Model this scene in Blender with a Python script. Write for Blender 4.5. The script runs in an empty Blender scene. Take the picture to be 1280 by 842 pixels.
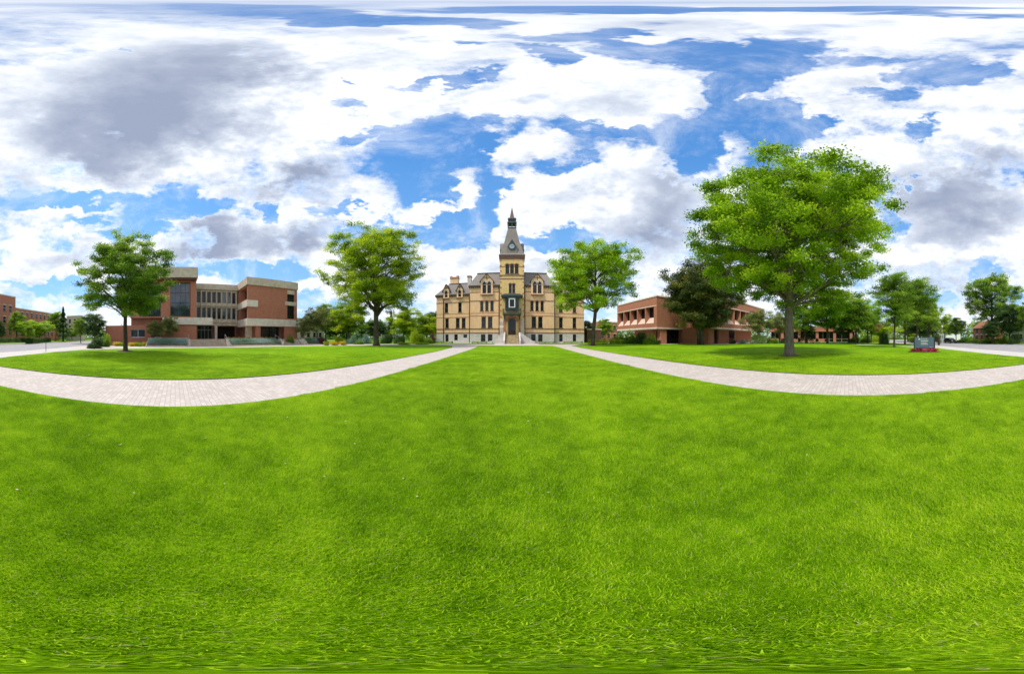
import bpy, math, random
import numpy as np
from mathutils import Vector, Matrix
R = math.radians
S = bpy.context.scene
COL = S.collection
EYE = 1.6                      # height of the camera above the lawn
K = 1280/273.63                # picture columns per degree of bearing, used to note bearings

def B(px, d):
    """ground point at bearing (px-640)/K degrees clockwise of +Y, d metres away"""
    a = R((px-640)/K)
    return (d*math.sin(a), d*math.cos(a))

# ------------------------------------------------------------------ materials
MATS = {}
def nt_new(name):
    m = bpy.data.materials.new(name); m.use_nodes = True
    t = m.node_tree; t.nodes.clear()
    MATS[name] = m
    return m, t
def N(t, typ, **kw):
    n = t.nodes.new(typ)
    for k, v in kw.items(): setattr(n, k, v)
    return n
def L(t, a, b): t.links.new(a, b)
def sock(t, s, v):
    if isinstance(v, (int, float)): s.default_value = v
    elif isinstance(v, (tuple, list)): s.default_value = v
    else: L(t, v, s)
def MA(t, op, a, b=0.0, c=0.0, clamp=False):
    n = N(t, 'ShaderNodeMath', operation=op, use_clamp=clamp)
    sock(t, n.inputs[0], a); sock(t, n.inputs[1], b); sock(t, n.inputs[2], c)
    return n.outputs[0]
def MIX(t, f, a, b, mode='MIX'):
    n = N(t, 'ShaderNodeMix', data_type='RGBA', blend_type=mode)
    sock(t, n.inputs[0], f)
    sock(t, n.inputs[6], tuple(a)+(1,) if isinstance(a, tuple) and len(a) == 3 else a)
    sock(t, n.inputs[7], tuple(b)+(1,) if isinstance(b, tuple) and len(b) == 3 else b)
    return n.outputs[2]
def NOISE(t, vec, scale, detail=4, rough=0.55, dist=0.0):
    n = N(t, 'ShaderNodeTexNoise'); L(t, vec, n.inputs['Vector'])
    n.inputs['Scale'].default_value = scale; n.inputs['Detail'].default_value = detail
    n.inputs['Roughness'].default_value = rough; n.inputs['Distortion'].default_value = dist
    return n
def RAMP(t, f, stops):
    n = N(t, 'ShaderNodeValToRGB'); L(t, f, n.inputs[0])
    e = n.color_ramp.elements
    while len(e) < len(stops): e.new(0.5)
    for i, (p, c) in enumerate(stops):
        e[i].position = p; e[i].color = tuple(c)+(1,)
    return n.outputs[0]
def MAPR(t, v, a, b, c=0.0, d=1.0, smooth=False):
    n = N(t, 'ShaderNodeMapRange', interpolation_type='SMOOTHSTEP' if smooth else 'LINEAR')
    sock(t, n.inputs[0], v)
    for i, q in enumerate((a, b, c, d)): sock(t, n.inputs[i+1], q)
    return n.outputs[0]
def PRIN(t, col, rough=0.8, spec=0.3, metal=0.0, normal=None):
    p = N(t, 'ShaderNodeBsdfPrincipled')
    sock(t, p.inputs['Base Color'], tuple(col)+(1,) if isinstance(col, tuple) and len(col) == 3 else col)
    sock(t, p.inputs['Roughness'], rough); p.inputs['Specular IOR Level'].default_value = spec
    p.inputs['Metallic'].default_value = metal
    if normal: L(t, normal, p.inputs['Normal'])
    return p
def OUT(t, s):
    o = N(t, 'ShaderNodeOutputMaterial'); L(t, s, o.inputs['Surface'])
def POS(t): return N(t, 'ShaderNodeNewGeometry').outputs['Position']
def BUMP(t, h, strength=0.3, dist=0.02):
    b = N(t, 'ShaderNodeBump'); L(t, h, b.inputs['Height'])
    b.inputs['Strength'].default_value = strength; b.inputs['Distance'].default_value = dist
    return b.outputs[0]

def plain(name, col, rough=0.7, spec=0.3, var=0.18, scale=3.0, metal=0.0):
    m, t = nt_new(name); p = POS(t)
    n = NOISE(t, p, scale, 5, 0.6)
    v = MAPR(t, n.outputs[0], 0.3, 0.7, 1-var, 1+var)
    hs = N(t, 'ShaderNodeHueSaturation'); hs.inputs['Color'].default_value = tuple(col)+(1,)
    L(t, v, hs.inputs['Value'])
    OUT(t, PRIN(t, hs.outputs[0], rough, spec, metal, BUMP(t, n.outputs[0], 0.15, 0.01)).outputs[0])
    return m

def masonry(name, c1, c2, mortar, bw=0.42, bh=0.16, msize=0.012, stain=0.25, stain_col=(0.12, 0.09, 0.07), big=0.25):
    """coursed brick or stone, laid along x+y and z so that it wraps axis aligned walls"""
    m, t = nt_new(name); p = POS(t)
    sp = N(t, 'ShaderNodeSeparateXYZ'); L(t, p, sp.inputs[0])
    cb = N(t, 'ShaderNodeCombineXYZ')
    L(t, MA(t, 'ADD', sp.outputs[0], sp.outputs[1]), cb.inputs[0]); L(t, sp.outputs[2], cb.inputs[1])
    b = N(t, 'ShaderNodeTexBrick'); L(t, cb.outputs[0], b.inputs['Vector'])
    b.inputs['Scale'].default_value = 1.0
    b.inputs['Color1'].default_value = tuple(c1)+(1,); b.inputs['Color2'].default_value = tuple(c2)+(1,)
    b.inputs['Mortar'].default_value = tuple(mortar)+(1,)
    b.inputs['Mortar Size'].default_value = msize; b.inputs['Brick Width'].default_value = bw; b.inputs['Row Height'].default_value = bh
    n1 = NOISE(t, p, 0.55, 5, 0.65); n2 = NOISE(t, p, 4.0, 4, 0.7)
    col = MIX(t, MAPR(t, n1.outputs[0], 0.35, 0.75, 0, stain), b.outputs[0], stain_col)
    col = MIX(t, MAPR(t, n2.outputs[0], 0.3, 0.7, 0, big), col, tuple(min(1, q*1.35) for q in c1))
    # rain streaks
    mp = N(t, 'ShaderNodeMapping'); mp.inputs['Scale'].default_value = (1.6, 1.6, 0.12); L(t, p, mp.inputs[0])
    n3 = NOISE(t, mp.outputs[0], 1.3, 5, 0.6)
    col = MIX(t, MAPR(t, n3.outputs[0], 0.52, 0.72, 0, stain), col, stain_col)
    OUT(t, PRIN(t, col, 0.85, 0.2, 0, BUMP(t, b.outputs[1], -0.3, 0.01)).outputs[0])
    return m

def leaf_mat(name, dark, mid, light, trans=0.35, tcol=None, scale=0.35):
    m, t = nt_new(name)
    a = N(t, 'ShaderNodeAttribute', attribute_name='tint')
    n = NOISE(t, POS(t), scale, 3, 0.6)
    f = MA(t, 'ADD', MA(t, 'MULTIPLY', a.outputs['Fac'], 0.8), MAPR(t, n.outputs[0], 0.3, 0.7, 0, 0.2))
    c = RAMP(t, f, [(0.0, dark), (0.5, mid), (1.0, light)])
    p = PRIN(t, c, 0.6, 0.18)
    tr = N(t, 'ShaderNodeBsdfTranslucent'); hs = N(t, 'ShaderNodeHueSaturation')
    hs.inputs['Hue'].default_value = 0.487; hs.inputs['Value'].default_value = 1.9; hs.inputs['Saturation'].default_value = 1.0
    L(t, c, hs.inputs['Color']); L(t, hs.outputs[0], tr.inputs['Color'])
    mx = N(t, 'ShaderNodeMixShader'); mx.inputs[0].default_value = trans
    L(t, p.outputs[0], mx.inputs[1]); L(t, tr.outputs[0], mx.inputs[2])
    OUT(t, mx.outputs[0])
    return m

def glass_mat(name, col, rough=0.06, spec=0.8):
    m, t = nt_new(name)
    n = NOISE(t, POS(t), 0.35, 3, 0.5)
    c = MIX(t, MAPR(t, n.outputs[0], 0.4, 0.6), col, tuple(q*0.4 for q in col))
    n2 = NOISE(t, POS(t), 1.1, 1, 0.5)
    OUT(t, PRIN(t, c, rough, spec, 0, BUMP(t, n2.outputs[0], 0.25, 0.03)).outputs[0])
    return m

tan_brick = masonry('tan_brick', (0.78, 0.49, 0.27), (0.84, 0.58, 0.36), (0.62, 0.48, 0.36), 0.5, 0.18, 0.012, 0.28, (0.46, 0.22, 0.12), 0.35)
tan_brick_tower = masonry('tan_brick_tower', (0.66, 0.46, 0.18), (0.76, 0.55, 0.27), (0.48, 0.38, 0.22), 0.5, 0.18, 0.012, 0.16, (0.42, 0.22, 0.10), 0.3)
lime_stone = masonry('grey_limestone', (0.55, 0.515, 0.50), (0.66, 0.62, 0.60), (0.34, 0.32, 0.31), 0.9, 0.38, 0.02, 0.2, (0.22, 0.19, 0.17), 0.3)
brown_stone = plain('brown_sandstone', (0.17, 0.085, 0.06), 0.85, 0.2, 0.35, 1.5)
rose_stone = plain('rose_sandstone', (0.42, 0.19, 0.13), 0.85, 0.2, 0.3, 1.5)
slate = masonry('roof_slate', (0.21, 0.19, 0.175), (0.28, 0.25, 0.22), (0.12, 0.11, 0.10), 0.3, 0.22, 0.012, 0.3, (0.12, 0.11, 0.12), 0.3)
dark_trim = plain('dark_green_paint', (0.035, 0.055, 0.055), 0.5, 0.4, 0.3)
roof_edge = plain('dark_roof_edge', (0.075, 0.055, 0.05), 0.7, 0.3, 0.3)
white_paint = plain('white_paint', (0.75, 0.76, 0.76), 0.5, 0.4, 0.08)
frame_paint = plain('window_frame_paint', (0.10, 0.09, 0.085), 0.5, 0.4, 0.2)
mull_stone = plain('pale_stone_mullion', (0.50, 0.42, 0.34), 0.8, 0.2, 0.2)
glass_dark = glass_mat('dark_glass', (0.022, 0.028, 0.034), 0.08, 0.35)
glass_blue = glass_mat('blue_glass', (0.05, 0.075, 0.11), 0.04, 0.8)
red_brick = masonry('red_brick', (0.39, 0.135, 0.078), (0.51, 0.195, 0.115), (0.40, 0.26, 0.20), 0.4, 0.16, 0.014, 0.25, (0.24, 0.08, 0.055), 0.35)
red_brick_b = masonry('orange_brick', (0.36, 0.13, 0.075), (0.48, 0.19, 0.11), (0.40, 0.27, 0.2), 0.4, 0.16, 0.014, 0.25, (0.25, 0.10, 0.06), 0.35)
concrete = plain('warm_concrete', (0.58, 0.475, 0.37), 0.85, 0.2, 0.2, 1.2)
concrete_l = plain('pale_concrete', (0.72, 0.63, 0.53), 0.85, 0.2, 0.15, 1.2)
recess_shade = plain('painted_recess_shade', (0.03, 0.022, 0.022), 0.9, 0.1, 0.3)  # near-black colour standing in for shade inside a recess
dark_metal = plain('dark_metal', (0.03, 0.03, 0.035), 0.4, 0.5, 0.2)
steel = plain('galvanised_steel', (0.35, 0.36, 0.37), 0.4, 0.5, 0.2, 3, 0.6)
soil = plain('brown_mulch', (0.16, 0.085, 0.06), 0.95, 0.1, 0.4, 12)
edge_soil = plain('lawn_edge_soil', (0.06, 0.055, 0.02), 0.95, 0.1, 0.4, 12)

def bark_mat(name, a, b):
    m, t = nt_new(name); p = POS(t)
    mp = N(t, 'ShaderNodeMapping'); mp.inputs['Scale'].default_value = (9, 9, 1.3); L(t, p, mp.inputs[0])
    n = NOISE(t, mp.outputs[0], 1.6, 6, 0.7, 0.4); n2 = NOISE(t, p, 1.2, 3, 0.6)
    c = RAMP(t, n.outputs[0], [(0.32, a), (0.66, b)])
    c = MIX(t, MAPR(t, n2.outputs[0], 0.45, 0.75, 0, 0.4), c, (0.20, 0.22, 0.14))
    OUT(t, PRIN(t, c, 0.9, 0.15, 0, BUMP(t, n.outputs[0], 0.8, 0.03)).outputs[0])
    return m
bark_grey = bark_mat('grey_brown_bark', (0.085, 0.065, 0.05), (0.30, 0.245, 0.20))
bark_dark = bark_mat('dark_bark', (0.03, 0.022, 0.018), (0.12, 0.095, 0.075))

leaf_bright = leaf_mat('bright_maple_leaf', (0.045, 0.115, 0.004), (0.20, 0.37, 0.010), (0.46, 0.60, 0.035), 0.42)
leaf_yellow = leaf_mat('yellow_green_elm_leaf', (0.05, 0.115, 0.004), (0.23, 0.36, 0.010), (0.52, 0.60, 0.035), 0.42)
leaf_mid = leaf_mat('mid_green_leaf', (0.035, 0.090, 0.008), (0.145, 0.275, 0.018), (0.33, 0.46, 0.05), 0.38)
leaf_dark = leaf_mat('dark_maple_leaf', (0.018, 0.036, 0.012), (0.070, 0.105, 0.024), (0.25, 0.24, 0.045), 0.25)
leaf_deep = leaf_mat('deep_green_leaf', (0.014, 0.035, 0.010), (0.050, 0.110, 0.022), (0.12, 0.21, 0.045), 0.28)
leaf_olive = leaf_mat('olive_leaf', (0.05, 0.07, 0.018), (0.16, 0.20, 0.05), (0.36, 0.38, 0.13), 0.3)
leaf_lime = leaf_mat('lime_leaf', (0.12, 0.20, 0.01), (0.28, 0.40, 0.02), (0.46, 0.56, 0.05), 0.4)
leaf_pale = leaf_mat('variegated_leaf', (0.12, 0.22, 0.05), (0.32, 0.44, 0.14), (0.62, 0.70, 0.36), 0.3)
leaf_red = leaf_mat('russet_leaf', (0.09, 0.045, 0.015), (0.24, 0.13, 0.05), (0.36, 0.28, 0.09), 0.3)
leaf_purple = leaf_mat('purple_leaf', (0.04, 0.012, 0.018), (0.11, 0.03, 0.045), (0.22, 0.07, 0.09), 0.3)
leaf_lav = leaf_mat('lavender_leaf', (0.09, 0.18, 0.11), (0.24, 0.38, 0.29), (0.42, 0.50, 0.55), 0.25, scale=1.5)
leaf_yel = leaf_mat('yellow_flower', (0.16, 0.20, 0.02), (0.55, 0.42, 0.02), (0.85, 0.62, 0.06), 0.25, scale=2)
leaf_crim = leaf_mat('crimson_begonia', (0.07, 0.014, 0.012), (0.50, 0.02, 0.05), (0.85, 0.30, 0.42), 0.25, scale=5)

# grass: one colour field in world space, used by the turf sheet and by the blades
def grass_field(t):
    p = POS(t)
    n1 = NOISE(t, p, 0.16, 4, 0.6); n2 = NOISE(t, p, 1.1, 5, 0.65); n3 = NOISE(t, p, 4.5, 4, 0.7)
    a = MA(t, 'ADD', MA(t, 'MULTIPLY', n1.outputs[0], 0.42), MA(t, 'MULTIPLY', n2.outputs[0], 0.36))
    a = MA(t, 'ADD', a, MA(t, 'MULTIPLY', n3.outputs[0], 0.22))
    # thin yellowed patches and darker clover here and there
    n6 = NOISE(t, p, 0.8, 6, 0.72, 0.3)
    a = MA(t, 'ADD', a, MAPR(t, n6.outputs[0], 0.60, 0.72, 0, 0.05, True))
    a = MA(t, 'SUBTRACT', a, MAPR(t, n6.outputs[0], 0.40, 0.30, 0, 0.05, True))
    return p, a
def grass_mats():
    m, t = nt_new('turf'); p, a = grass_field(t)
    n4 = NOISE(t, p, 28, 5, 0.75); n5 = NOISE(t, p, 9, 3, 0.7)
    f = MA(t, 'ADD', MA(t, 'MULTIPLY', a, 0.72), MA(t, 'ADD', MA(t, 'MULTIPLY', n4.outputs[0], 0.16), MA(t, 'MULTIPLY', n5.outputs[0], 0.12)))
    c = RAMP(t, f, [(0.39, (0.075, 0.18, 0.0005)), (0.49, (0.140, 0.285, 0.001)), (0.60, (0.25, 0.40, 0.008))])
    OUT(t, PRIN(t, c, 0.9, 0.08, 0, BUMP(t, n4.outputs[0], 0.7, 0.05)).outputs[0])
    m, t = nt_new('blade'); p, a = grass_field(t)
    at = N(t, 'ShaderNodeAttribute', attribute_name='tint')
    f = MA(t, 'ADD', MA(t, 'MULTIPLY', a, 0.75), MA(t, 'MULTIPLY', at.outputs['Fac'], 0.25))
    c = RAMP(t, f, [(0.35, (0.095, 0.24, 0.0005)), (0.49, (0.31, 0.57, 0.001)), (0.62, (0.64, 0.80, 0.03))])
    dry = MA(t, 'GREATER_THAN', at.outputs['Fac'], 0.975)
    c = MIX(t, dry, c, (0.55, 0.50, 0.22))
    pr = PRIN(t, c, 0.55, 0.2)
    tr = N(t, 'ShaderNodeBsdfTranslucent'); L(t, c, tr.inputs[0])
    mx = N(t, 'ShaderNodeMixShader'); mx.inputs[0].default_value = 0.45
    L(t, pr.outputs[0], mx.inputs[1]); L(t, tr.outputs[0], mx.inputs[2]); OUT(t, mx.outputs[0])
grass_mats()

def paver_mat():
    m, t = nt_new('pavers'); p = POS(t)
    b = N(t, 'ShaderNodeTexBrick'); L(t, p, b.inputs['Vector']); b.inputs['Scale'].default_value = 1
    b.offset = 0.5
    b.inputs['Color1'].default_value = (0.49, 0.425, 0.385, 1); b.inputs['Color2'].default_value = (0.61, 0.54, 0.50, 1)
    b.inputs['Mortar'].default_value = (0.31, 0.265, 0.235, 1); b.inputs['Mortar Size'].default_value = 0.006
    b.inputs['Brick Width'].default_value = 0.24; b.inputs['Row Height'].default_value = 0.12; b.inputs['Bias'].default_value = -0.1
    n = NOISE(t, p, 1.1, 5, 0.65); n2 = NOISE(t, p, 9, 4, 0.7)
    c = MIX(t, MAPR(t, n.outputs[0], 0.4, 0.75, 0, 0.45), b.outputs[0], (0.36, 0.31, 0.295))
    c = MIX(t, MAPR(t, n2.outputs[0], 0.45, 0.75, 0, 0.35), c, (0.66, 0.60, 0.58))
    OUT(t, PRIN(t, c, 0.85, 0.2, 0, BUMP(t, b.outputs[1], -0.3, 0.01)).outputs[0])
paver_mat()
def slab_mat(name, c0, joint, size=1.6, msize=0.012):
    m, t = nt_new(name); p = POS(t)
    b = N(t, 'ShaderNodeTexBrick'); L(t, p, b.inputs['Vector']); b.inputs['Scale'].default_value = 1; b.offset = 0.0
    b.inputs['Color1'].default_value = tuple(c0)+(1,); b.inputs['Color2'].default_value = tuple(q*0.93 for q in c0)+(1,)
    b.inputs['Mortar'].default_value = tuple(joint)+(1,); b.inputs['Mortar Size'].default_value = msize
    b.inputs['Brick Width'].default_value = size; b.inputs['Row Height'].default_value = size
    n = NOISE(t, p, 0.5, 6, 0.7)
    c = MIX(t, MAPR(t, n.outputs[0], 0.4, 0.75, 0, 0.35), b.outputs[0], tuple(q*0.7 for q in c0))
    OUT(t, PRIN(t, c, 0.85, 0.2).outputs[0])
slab_mat('plaza_slabs', (0.55, 0.49, 0.455), (0.4, 0.34, 0.3))
slab_mat('sidewalk_slabs', (0.58, 0.54, 0.51), (0.36, 0.34, 0.32), 1.5)
asphalt = plain('asphalt', (0.33, 0.31, 0.32), 0.9, 0.2, 0.18, 0.8)
far_ground = plain('far_ground', (0.075, 0.17, 0.015), 0.95, 0.1, 0.3, 0.2)

# ------------------------------------------------------------------ mesh helpers
def props(o, label=None, cat=None, group=None, kind=None):
    if label: o['label'] = label
    if cat: o['category'] = cat
    if group: o['group'] = group
    if kind: o['kind'] = kind
    return o
def empty(name, loc=(0, 0, 0), rz=0.0, **k):
    o = bpy.data.objects.new(name, None); COL.objects.link(o)
    o.location = loc; o.rotation_euler = (0, 0, rz); o.empty_display_size = 0.3
    return props(o, **k)

SPLIT = {'string_course', 'cornice', 'roof_ridge', 'gable_trim', 'sloping_sill', 'wall', 'coping', 'concrete_band', 'concrete_panel', 'handrail', 'end_pier', 'kerb_wall', 'concrete_fascia', 'quoins'}
class MB:
    def __init__(s): s.v = []; s.f = []; s.m = []; s.cm = 0
    def mat(s, i): s.cm = i; return s
    def face(s, pts):
        b = len(s.v); s.v += [tuple(p) for p in pts]; s.f.append(tuple(range(b, b+len(pts)))); s.m.append(s.cm); return s
    def box(s, x0, x1, y0, y1, z0, z1):
        b = len(s.v)
        s.v += [(x0, y0, z0), (x1, y0, z0), (x1, y1, z0), (x0, y1, z0), (x0, y0, z1), (x1, y0, z1), (x1, y1, z1), (x0, y1, z1)]
        for q in ((0, 3, 2, 1), (4, 5, 6, 7), (0, 1, 5, 4), (1, 2, 6, 5), (2, 3, 7, 6), (3, 0, 4, 7)):
            s.f.append(tuple(b+i for i in q)); s.m.append(s.cm)
        return s
    def prism(s, poly, ax, a0, a1):
        """poly: list of 2D points; ax = axis of extrusion ('x': poly in y,z; 'y': poly in x,z; 'z': poly in x,y)"""
        def P(p, a):
            return (a, p[0], p[1]) if ax == 'x' else (p[0], a, p[1]) if ax == 'y' else (p[0], p[1], a)
        b = len(s.v); n = len(poly)
        s.v += [P(p, a0) for p in poly] + [P(p, a1) for p in poly]
        s.f.append(tuple(b+i for i in range(n))); s.f.append(tuple(b+n+i for i in reversed(range(n)))); s.m += [s.cm]*2
        for i in range(n):
            j = (i+1) % n
            s.f.append((b+i, b+n+i, b+n+j, b+j)); s.m.append(s.cm)
        return s
    def frustum(s, cx, cy, z0, h0, z1, h1, d0=None, d1=None):
        d0 = h0 if d0 is None else d0; d1 = h1 if d1 is None else d1
        b = len(s.v)
        s.v += [(cx-h0, cy-d0, z0), (cx+h0, cy-d0, z0), (cx+h0, cy+d0, z0), (cx-h0, cy+d0, z0),
                (cx-h1, cy-d1, z1), (cx+h1, cy-d1, z1), (cx+h1, cy+d1, z1), (cx-h1, cy+d1, z1)]
        for q in ((0, 3, 2, 1), (4, 5, 6, 7), (0, 1, 5, 4), (1, 2, 6, 5), (2, 3, 7, 6), (3, 0, 4, 7)):
            s.f.append(tuple(b+i for i in q)); s.m.append(s.cm)
        return s
    def tube(s, pts, rad, n=7, cap=True):
        P = [Vector(p) for p in pts]; b = len(s.v)
        rads = rad if isinstance(rad, (list, tuple)) else [rad]*len(P)
        up = Vector((0, 0, 1))
        ref = None
        for i, p in enumerate(P):
            d = (P[min(i+1, len(P)-1)] - P[max(i-1, 0)]).normalized()
            if ref is None:
                ref = d.cross(Vector((1, 0.01, 0)) if abs(d.z) > 0.8 else up).normalized()
            a = (ref - d*ref.dot(d)).normalized(); ref = a
            c = d.cross(a)
            for k in range(n):
                q = 2*math.pi*k/n
                s.v.append(tuple(p + (a*math.cos(q) + c*math.sin(q))*rads[i]))
        for i in range(len(P)-1):
            for k in range(n):
                k2 = (k+1) % n
                s.f.append((b+i*n+k, b+i*n+k2, b+(i+1)*n+k2, b+(i+1)*n+k)); s.m.append(s.cm)
        if cap:
            s.f.append(tuple(b+k for k in reversed(range(n)))); s.f.append(tuple(b+(len(P)-1)*n+k for k in range(n))); s.m += [s.cm]*2
        return s
    def pieces(s, tol=0.03):
        """split into groups of faces that touch one another"""
        par = list(range(len(s.v)))
        def find(i):
            while par[i] != i: par[i] = par[par[i]]; i = par[i]
            return i
        for f in s.f:
            for q in f[1:]: par[find(q)] = find(f[0])
        boxes = {}
        for i, p in enumerate(s.v):
            r = find(i); b = boxes.get(r)
            if b is None: boxes[r] = [list(p), list(p)]
            else:
                for a in range(3): b[0][a] = min(b[0][a], p[a]); b[1][a] = max(b[1][a], p[a])
        ks = list(boxes); g = {k: k for k in ks}
        def gf(k):
            while g[k] != k: k = g[k]
            return k
        for i, a in enumerate(ks):
            A = boxes[a]
            for b in ks[i+1:]:
                B_ = boxes[b]
                if all(A[0][x] <= B_[1][x]+tol and B_[0][x] <= A[1][x]+tol for x in range(3)):
                    ra, rb = gf(a), gf(b)
                    if ra != rb: g[rb] = ra
        out = {}
        for f, m in zip(s.f, s.m): out.setdefault(gf(find(f[0])), []).append((f, m))
        res = []
        for fs in out.values():
            mb = MB()
            for f, m in fs: mb.mat(m).face([s.v[i] for i in f])
            res.append(mb)
        return res
    def build(s, name, mats, parent=None, smooth=False, local=False, **k):
        if name in SPLIT and parent is not None:
            ps = s.pieces()
            if 1 < len(ps) <= 60:
                SPLIT.discard(name); os_ = [p.build(name, mats, parent, smooth, local, **k) for p in ps]; SPLIT.add(name)
                return max(os_, key=lambda o: len(o.data.polygons))
        me = bpy.data.meshes.new(name)
        off = Vector((0, 0, 0))
        if parent is not None and not local:
            off = parent.location.copy() if parent.parent is None else (parent.location + parent.parent.location)
        me.from_pydata([(x-off.x, y-off.y, z-off.z) for x, y, z in s.v], [], s.f)
        for q in (mats if isinstance(mats, (list, tuple)) else [mats]): me.materials.append(q)
        me.polygons.foreach_set('material_index', s.m)
        if smooth: me.polygons.foreach_set('use_smooth', [True]*len(me.polygons))
        me.update()
        o = bpy.data.objects.new(name, me); COL.objects.link(o)
        if parent is not None: o.parent = parent
        return props(o, **k)

def sheet(name, poly, z, mat, h=None, side=None, parent=None, **k):
    """flat polygon at z; with h it is a slab from z-h to z with its side in the second material"""
    mb = MB(); mb.face([(x, y, z) for x, y in poly])
    if h:
        mb.mat(1); n = len(poly)
        for i in range(n):
            a, b = poly[i], poly[(i+1) % n]
            mb.face([(a[0], a[1], z-h), (b[0], b[1], z-h), (b[0], b[1], z), (a[0], a[1], z)])
    return mb.build(name, [mat, side or mat], parent, **k)
def ccw(p):
    a = sum(p[i][0]*p[(i+1) % len(p)][1]-p[(i+1) % len(p)][0]*p[i][1] for i in range(len(p)))
    return p if a > 0 else p[::-1]
def smooth_poly(pts, it=2):
    for _ in range(it):
        q = []
        for i in range(len(pts)):
            a, b = pts[i], pts[(i+1) % len(pts)]
            q += [(a[0]*.75+b[0]*.25, a[1]*.75+b[1]*.25), (a[0]*.25+b[0]*.75, a[1]*.25+b[1]*.75)]
        pts = q
    return pts

def copy_tree(o, parent=None):
    c = o.copy(); COL.objects.link(c)
    if parent is not None: c.parent = parent
    for ch in [q for q in list(o.children)]: copy_tree(ch, c)
    return c

# facade: outward side is to the right of direction U (seen from above)
class Facade:
    def __init__(s, O, U, mb, mi=0):
        s.O = Vector((O[0], O[1])); s.U = Vector(U).normalized(); s.N = Vector((s.U.y, -s.U.x)); s.mb = mb; s.mi = mi
        s.rz = math.atan2(s.U.y, s.U.x)
    def P(s, u, z, n=0.0):
        q = s.O + s.U*u + s.N*n
        return (q.x, q.y, z)
    def wall(s, u0, u1, z0, z1, holes=(), depth=0.22, n=0.0):
        mb = s.mb; mb.mat(s.mi)
        us = sorted({u0, u1} | {min(max(h[0], u0), u1) for h in holes} | {min(max(h[1], u0), u1) for h in holes})
        zs = sorted({z0, z1} | {min(max(h[2], z0), z1) for h in holes} | {min(max(h[3], z0), z1) for h in holes})
        for i in range(len(us)-1):
            for j in range(len(zs)-1):
                a, b, c, d = us[i], us[i+1], zs[j], zs[j+1]
                if b-a < 1e-5 or d-c < 1e-5: continue
                cu, cz = (a+b)/2, (c+d)/2
                if any(h[0] < cu < h[1] and h[2] < cz < h[3] for h in holes): continue
                mb.face([s.P(a, c, n), s.P(b, c, n), s.P(b, d, n), s.P(a, d, n)])
        for a, b, c, d in holes:
            mb.face([s.P(a, c, n), s.P(a, d, n), s.P(a, d, n-depth), s.P(a, c, n-depth)])
            mb.face([s.P(b, c, n), s.P(b, c, n-depth), s.P(b, d, n-depth), s.P(b, d, n)])
            mb.face([s.P(a, d, n), s.P(b, d, n), s.P(b, d, n-depth), s.P(a, d, n-depth)])
            mb.face([s.P(a, c, n), s.P(a, c, n-depth), s.P(b, c, n-depth), s.P(b, c, n)])
        return s
    def box(s, mb, u0, u1, z0, z1, n0, n1):
        a = [s.P(u0, z0, n0), s.P(u1, z0, n0), s.P(u1, z0, n1), s.P(u0, z0, n1)]
        b = [s.P(u0, z1, n0), s.P(u1, z1, n0), s.P(u1, z1, n1), s.P(u0, z1, n1)]
        mb.face(a); mb.face(b[::-1])
        for i in range(4):
            j = (i+1) % 4
            mb.face([a[j], a[i], b[i], b[j]])

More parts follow.
